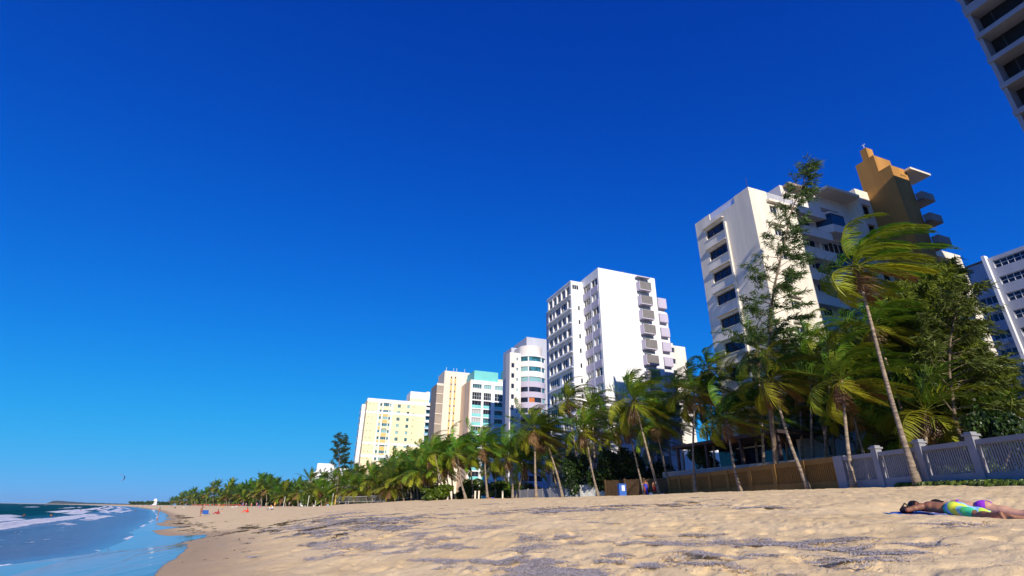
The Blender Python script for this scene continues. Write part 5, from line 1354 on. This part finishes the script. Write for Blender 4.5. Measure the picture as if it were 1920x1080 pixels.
# the woman by the palms and her neighbour
g_ = ground_at(1215, 58.5)
w_ = figure('stand', g_, R_(150), 'skin_tan', 'person in a long blue wrap standing by the palm left of the brown fence', (.05, .06, .55), .12, 1.22, 'wrap')
wm_ = POSE['stand']; link('wrap_edge', garment('wrap_edge', wm_, lambda c: .1 < c.z < .95 and c.x > .06 and abs(c.x) < .23, .03, [M['red']]), w_)
figure('stand', ground_at(1232, 58.6), R_(20), 'skin_tan', 'person in red shorts standing against the grey palm trunk', (.6, .03, .03), .55, 1.0)
figure('lie', ground_at(922, 86), R_(10), 'skin_tan', 'sunbather in blue shorts lying on the sand crest before the bright green palm', (.03, .06, .4), -.1, .3)
g_ = ground_at(380, 98); figure('phone', g_, R_(70), 'skin_tan', 'tanned person standing at the wet sand holding a phone up', (.25, .12, .08), .82, 1.0)
g_ = ground_at(301, 145); figure('walk', g_, R_(-160), 'skin_tan', 'person walking through the wet sand mirror at the water edge', (.45, .2, .12), .8, 1.0)
figure('sit', ground_at(465, 100), R_(-60), 'skin_tan', 'person in red sitting on the open sand', (.75, .05, .03), .02, .62, 'red_clothes')
figure('sit', ground_at(510, 112), R_(-60), 'skin', 'person in white top and dark shorts sitting higher on the sand', (.03, .03, .06), .0, .2, 'shorts', top=((.75, .75, .78), .22, .62, 'shirt'))
figure('sit', ground_at(411, 108), R_(-40), 'skin_tan', 'person in dark red sitting next to a pale towel', (.4, .03, .04), .05, .62, 'swimsuit')
figure('sit', ground_at(418, 109), R_(-40), 'skin', 'pale person sitting beside the one in dark red', (.6, .6, .62), .0, .22)
figure('sit', ground_at(614, 158), R_(30), 'skin', 'person in light blue sitting left of the volleyball net', (.25, .5, .8), .0, .6, 'shirt')
figure('lie', ground_at(602, 158), R_(175), 'skin_tan', 'sunbather lying left of the person in light blue', (.5, .1, .08), -.1, .3)
for (u, c_, pose, lab) in ((645, (.75, .25, .03), 'sit', 'person in orange sitting behind the volleyball net'), (653, (.7, .5, .55), 'sit', 'person in pink sitting behind the volleyball net'), (659, (.75, .12, .08), 'sit', 'person in red sitting behind the volleyball net'), (672, (.7, .5, .6), 'stand', 'person in pale pink standing behind the volleyball net'), (688, (.75, .75, .75), 'sit', 'person in white sitting near the right net post'), (694, (.75, .25, .03), 'sit', 'person in bright orange sitting nearest the right net post')):
    figure(pose, ground_at(u, 156), R_(u * 3 % 90 - 45), 'skin_tan', lab, c_, .3 if pose == 'sit' else .8, .62 if pose == 'sit' else 1.4, 'shirt')
rpp = random.Random(4)
PAL = [(.7, .1, .06), (.05, .1, .45), (.7, .7, .7), (.05, .05, .07), (.75, .35, .05), (.1, .45, .5), (.6, .2, .4)]
# strollers and sitters far down the beach
for i in range(34):
    u = 245 + (545 - 245) * ((i * .618 + .1) % 1.0); D = float(np.interp(u, [245, 330, 420, 545], [520, 330, 250, 205])) * rpp.uniform(.85, 1.08)
    pose = rpp.choice(['stand', 'walk', 'sit', 'stand']); c_ = PAL[i % 7]
    figure(pose, ground_at(u, D), rpp.uniform(-2, 2), rpp.choice(['skin_tan', 'skin']), 'tiny distant beachgoer among the crowd below the far grove', c_, .05 if pose == 'sit' else .75, .6 if pose == 'sit' else rpp.choice([1.02, 1.42]), 'clothes', group='distant beachgoers')
for (u, D, s_) in ((44, 92, 'left'), (95, 98, 'right')):
    p_ = at(u, 968, D); figure('swim', (p_.x, p_.y, .25), R_(60 + u), 'skin_tan', s_ + ' one of the two swimmers in the white breakers', None)
for (u, D) in ((152, 190), (255, 215)):
    p_ = at(u, 955, D); figure('swim', (p_.x, p_.y, .12), R_(u), 'skin_tan', 'swimmer far out near the bend of the shore, ' + ('left' if u < 200 else 'right') + ' one', None)
# blue windbreak-like chairs and towels on the far sand
def small_box(name, u, D, w_, h_, d_, mat_, label, cat, group=None, rz=0, tilt=0):
    root = empty(name, ground_at(u, D), rz, label, cat, group)
    mb = MB(); mb.box(-w_ / 2, w_ / 2, -.03, .03, .25, h_); o = mb.build('backrest', [mat_], root); o.rotation_euler = (tilt, 0, 0)
    mb = MB(); mb.box(-w_ / 2, w_ / 2, -d_, .0, .22, .27); mb.build('seat', [mat_], root)
    for sx in (-1, 1):
        for yy in (-d_ * .9, -.05): mb = MB(); mb.box(sx * w_ / 2 - .02, sx * w_ / 2 + .02, yy - .02, yy + .02, 0, .22); mb.build('leg', [M['pole']], root)
small_box('beach_chair', 389, 104, 1.5, .95, .6, M['blue'], 'wide blue beach seat behind the person holding a phone', 'beach chair', rz=R_(160), tilt=R_(-12))
for i in range(14):
    u = 362 + 7.2 * i; D = float(np.interp(u, [360, 460], [480, 330]))
    small_box('beach_lounger', u, D, 2.2, 1.1, 1.9, M['red'], 'small red lounger in the row under the far palms', 'lounger', 'red loungers under the far palms', rz=R_(150 + i * 7 % 30), tilt=R_(-25))
# ---- kite
kc = at(228, 896, 480); V = []; F = []; n = 22
for i in range(n + 1):
    a = R_(-20 + 175 * i / n); ch = 1.5 * math.sin(math.pi * (i + .6) / (n + 1.2)) ** .6
    c_ = Vector((math.sin(a) * 3.6 - 1.0, 0, math.cos(a) * 2.6))
    nrm = Vector((math.sin(a), 0, math.cos(a)))
    for (y, th) in ((-ch * .5, 0), (-ch * .3, .22), (ch * .1, .16), (ch * .5, 0), (ch * .1, -.02), (-ch * .3, -.05)):
        q = c_ + nrm * th; V.append((q.x, y + (1 - ch / 1.5) * .5, q.z))
for i in range(n):
    for j in range(6): F.append((i * 6 + j, i * 6 + (j + 1) % 6, (i + 1) * 6 + (j + 1) % 6, (i + 1) * 6 + j))
F += [tuple(range(6)), tuple(n * 6 + 5 - j for j in range(6))]
me = bpy.data.meshes.new('kite'); me.from_pydata(V, [], F)
M['kite'] = pattern('kite_cloth', [(.05, .08, .22), (.05, .08, .22), (.40, .10, .12), (.08, .30, .55)], .16, .6, axis=(.4, 0, -1)); me.materials.append(M['kite']); me.polygons.foreach_set('use_smooth', [True] * len(F))
tag(link('kite', me, None, kc), 'dark crescent kite flying over the sea', 'kite')
# ---- volleyball net and rails
vb = empty('volleyball_net', ground_at(650, 155), 0, 'white volleyball net between two yellow posts in front of the palms', 'net')
a_, b_ = ground_at(627, 156) - vb.location, ground_at(722, 128) - vb.location
for q in (a_, b_): mb = MB(); mb.tube([(q.x, q.y, q.z - .3), (q.x, q.y, q.z + 3.0)], .14, 8); mb.build('post', [M['ypad']], vb)
def bar(mb, p, q, r, n=5): mb.tube([p, q], r, n)
za = max(a_.z, b_.z)
mb = MB(); bar(mb, (a_.x, a_.y, a_.z + 2.45), (b_.x, b_.y, a_.z + 2.45), .05); bar(mb, (a_.x, a_.y, a_.z + 1.2), (b_.x, b_.y, a_.z + 1.2), .04); mb.build('net_tape', [M['pole']], vb)
mb = MB()
for k in range(60):
    p = a_.lerp(b_, (k + .5) / 60); bar(mb, (p.x, p.y, a_.z + 1.2), (p.x, p.y, a_.z + 2.45), .006, 3)
for k in range(5): bar(mb, (a_.x, a_.y, a_.z + 1.4 + .2 * k), (b_.x, b_.y, a_.z + 1.4 + .2 * k), .006, 3)
mb.build('net_mesh', [M['pole']], vb)
rl = empty('white_rail', ground_at(690, 140), 0, 'white two bar rail on posts behind the volleyball net', 'railing')
P_ = [ground_at(u, D) - rl.location for u, D in ((635, 163), (652, 160), (672, 155), (701, 146), (712, 138), (725, 133), (745, 126), (765, 122))]
for p, q in zip(P_, P_[1:]):
    mb = MB(); bar(mb, (p.x, p.y, p.z + 2.2), (q.x, q.y, q.z + 2.2), .05); bar(mb, (p.x, p.y, p.z + 1.1), (q.x, q.y, q.z + 1.1), .04); mb.build('rail', [M['pole']], rl)
    mb = MB(); bar(mb, (p.x, p.y, p.z - .3), (p.x, p.y, p.z + 2.25), .06); mb.build('post', [M['pole']], rl)
for k, (u, D, h_) in enumerate(((576, 176, 3.2), (590, 172, 1.6), (621, 160, 3.4), (531, 215, 3.4))):
    mb = MB(); mb.tube([(0, 0, -.3), (.05, 0, h_)], .09, 6); mb.tube([(.05, 0, h_ - .02), (.05, 0, h_ + .12)], .12, 6)
    tag(link('white_pole', mb.mesh('white_pole', [M['pole']]), None, ground_at(u, D)), ('tall white pole at the left end of the nearer palms', 'short white stake beside the tall white pole', 'white pole just left of the yellow net post', 'white pole before the right end of the far grove')[k], 'pole')
for k, (u, D) in enumerate(((890, 90), (897, 89.5), (942, 88))):
    mb = MB(); mb.box(-.12, .12, -.12, .12, -.3, 1.2); mb.box(-.15, .15, -.15, .15, 1.202, 1.3)
    tag(link('stub_post', mb.mesh('stub_post', [M['beige']]), None, ground_at(u, D)), ('left of the paired beige stub posts near the bright green palm', 'right of the paired beige stub posts near the bright green palm', 'single beige stub post right of the bright green palm')[k], 'post')
# ---- blue board with a notice
bb_ = empty('notice_board', ground_at(1169, 62), R_(12), 'blue board with a white notice standing before the brown board fence', 'sign')
mb = MB(); mb.box(-.42, .42, -.25, .25, 0, 1.32); mb.box(-.45, .45, -.28, .28, 1.322, 1.38); mb.build('board', [M['blue']], bb_)
mb = MB(); mb.box(-.12, .24, -.262, -.254, .62, 1.2); pp_ = mb.build('notice', [M['paper']], bb_)
mb = MB()
for k in range(5): mb.box(-.08, .2 - .05 * (k % 3), -.266, -.2625, 1.1 - .1 * k, 1.13 - .1 * k)
mb.box(.02, .1, -.267, -.2665, .66, .72); mb.build('lettering', [M['concrete']], pp_)
# ---- bags by the palms
for (u, D, c_, lab) in ((1224, 58, 'paper', 'small white bag on the sand by the person in the blue wrap'), (1246, 58.4, 'blue', 'blue bag between the trunks at the foot of the leaning tree')):
    me = flesh([('e', (0, 0, .16), (.28, .18, .17)), ('c', (-.14, 0, .25), (0, 0, .42), .025, .025), ('c', (0, 0, .42), (.14, 0, .25), .025, .025)], .02, 3, 'bag'); me.materials.clear(); me.materials.append(M[c_])
    tag(link('bag', me, None, ground_at(u, D)), lab, 'bag')
# ---- far headland and opposite shore
n = 160; V = []; F = []
for i in range(n + 1):
    u = 60 + (262 - 60) * i / n; D = 5200 - 900 * i / n
    l_, _ = ray(u, hor(u)); h_ = (26 * sm(84, 100, u) * (1 - .55 * sm(108, 165, u)) * (1 - .55 * sm(170, 262, u)) * (.75 + .5 * float(fbm(np.array([u / 6.0]), np.array([1.0]), 3, 4)[0])) + 2)
    for (dd, hh) in ((-90, -2), (-55, .45 * h_), (0, h_), (160, h_ * .9), (420, -2)): V.append((l_ * (D + dd), D + dd, hh + (float(vnoise(np.array([u / 1.3]), np.array([dd / 60.]), 5)[0]) - .5) * .2 * h_ * (hh > 0)))
for i in range(n):
    for j in range(4): F.append((i * 5 + j, (i + 1) * 5 + j, (i + 1) * 5 + j + 1, i * 5 + j + 1))
M['hill'] = plain('wooded_headland', (.05, .075, .05), .9, .3, .01)
me = bpy.data.meshes.new('headland'); me.from_pydata(V, [], F); me.materials.append(M['hill']); me.polygons.foreach_set('use_smooth', [True] * len(F))
tag(link('headland', me), 'low wooded headland on the horizon across the bay', 'headland', kind='structure')
# ------------------------------------------------------------------ sea air
mb = MB(); mb.box(-6500, 3000, -400, 6200, -7, 66)
m = bpy.data.materials.new('sea_haze'); m.use_nodes = True; nt = m.node_tree
nt.nodes.remove(nt.nodes['Principled BSDF'])
pv = nt.nodes.new('ShaderNodeVolumePrincipled'); pv.inputs['Color'].default_value = (.80, .88, 1, 1); pv.inputs['Density'].default_value = .00005; pv.inputs['Anisotropy'].default_value = .2
nt.links.new(pv.outputs[0], nt.nodes['Material Output'].inputs['Volume'])
tag(mb.build('haze', [m]), 'thin bluish sea air over the whole beach', 'haze', kind='stuff')
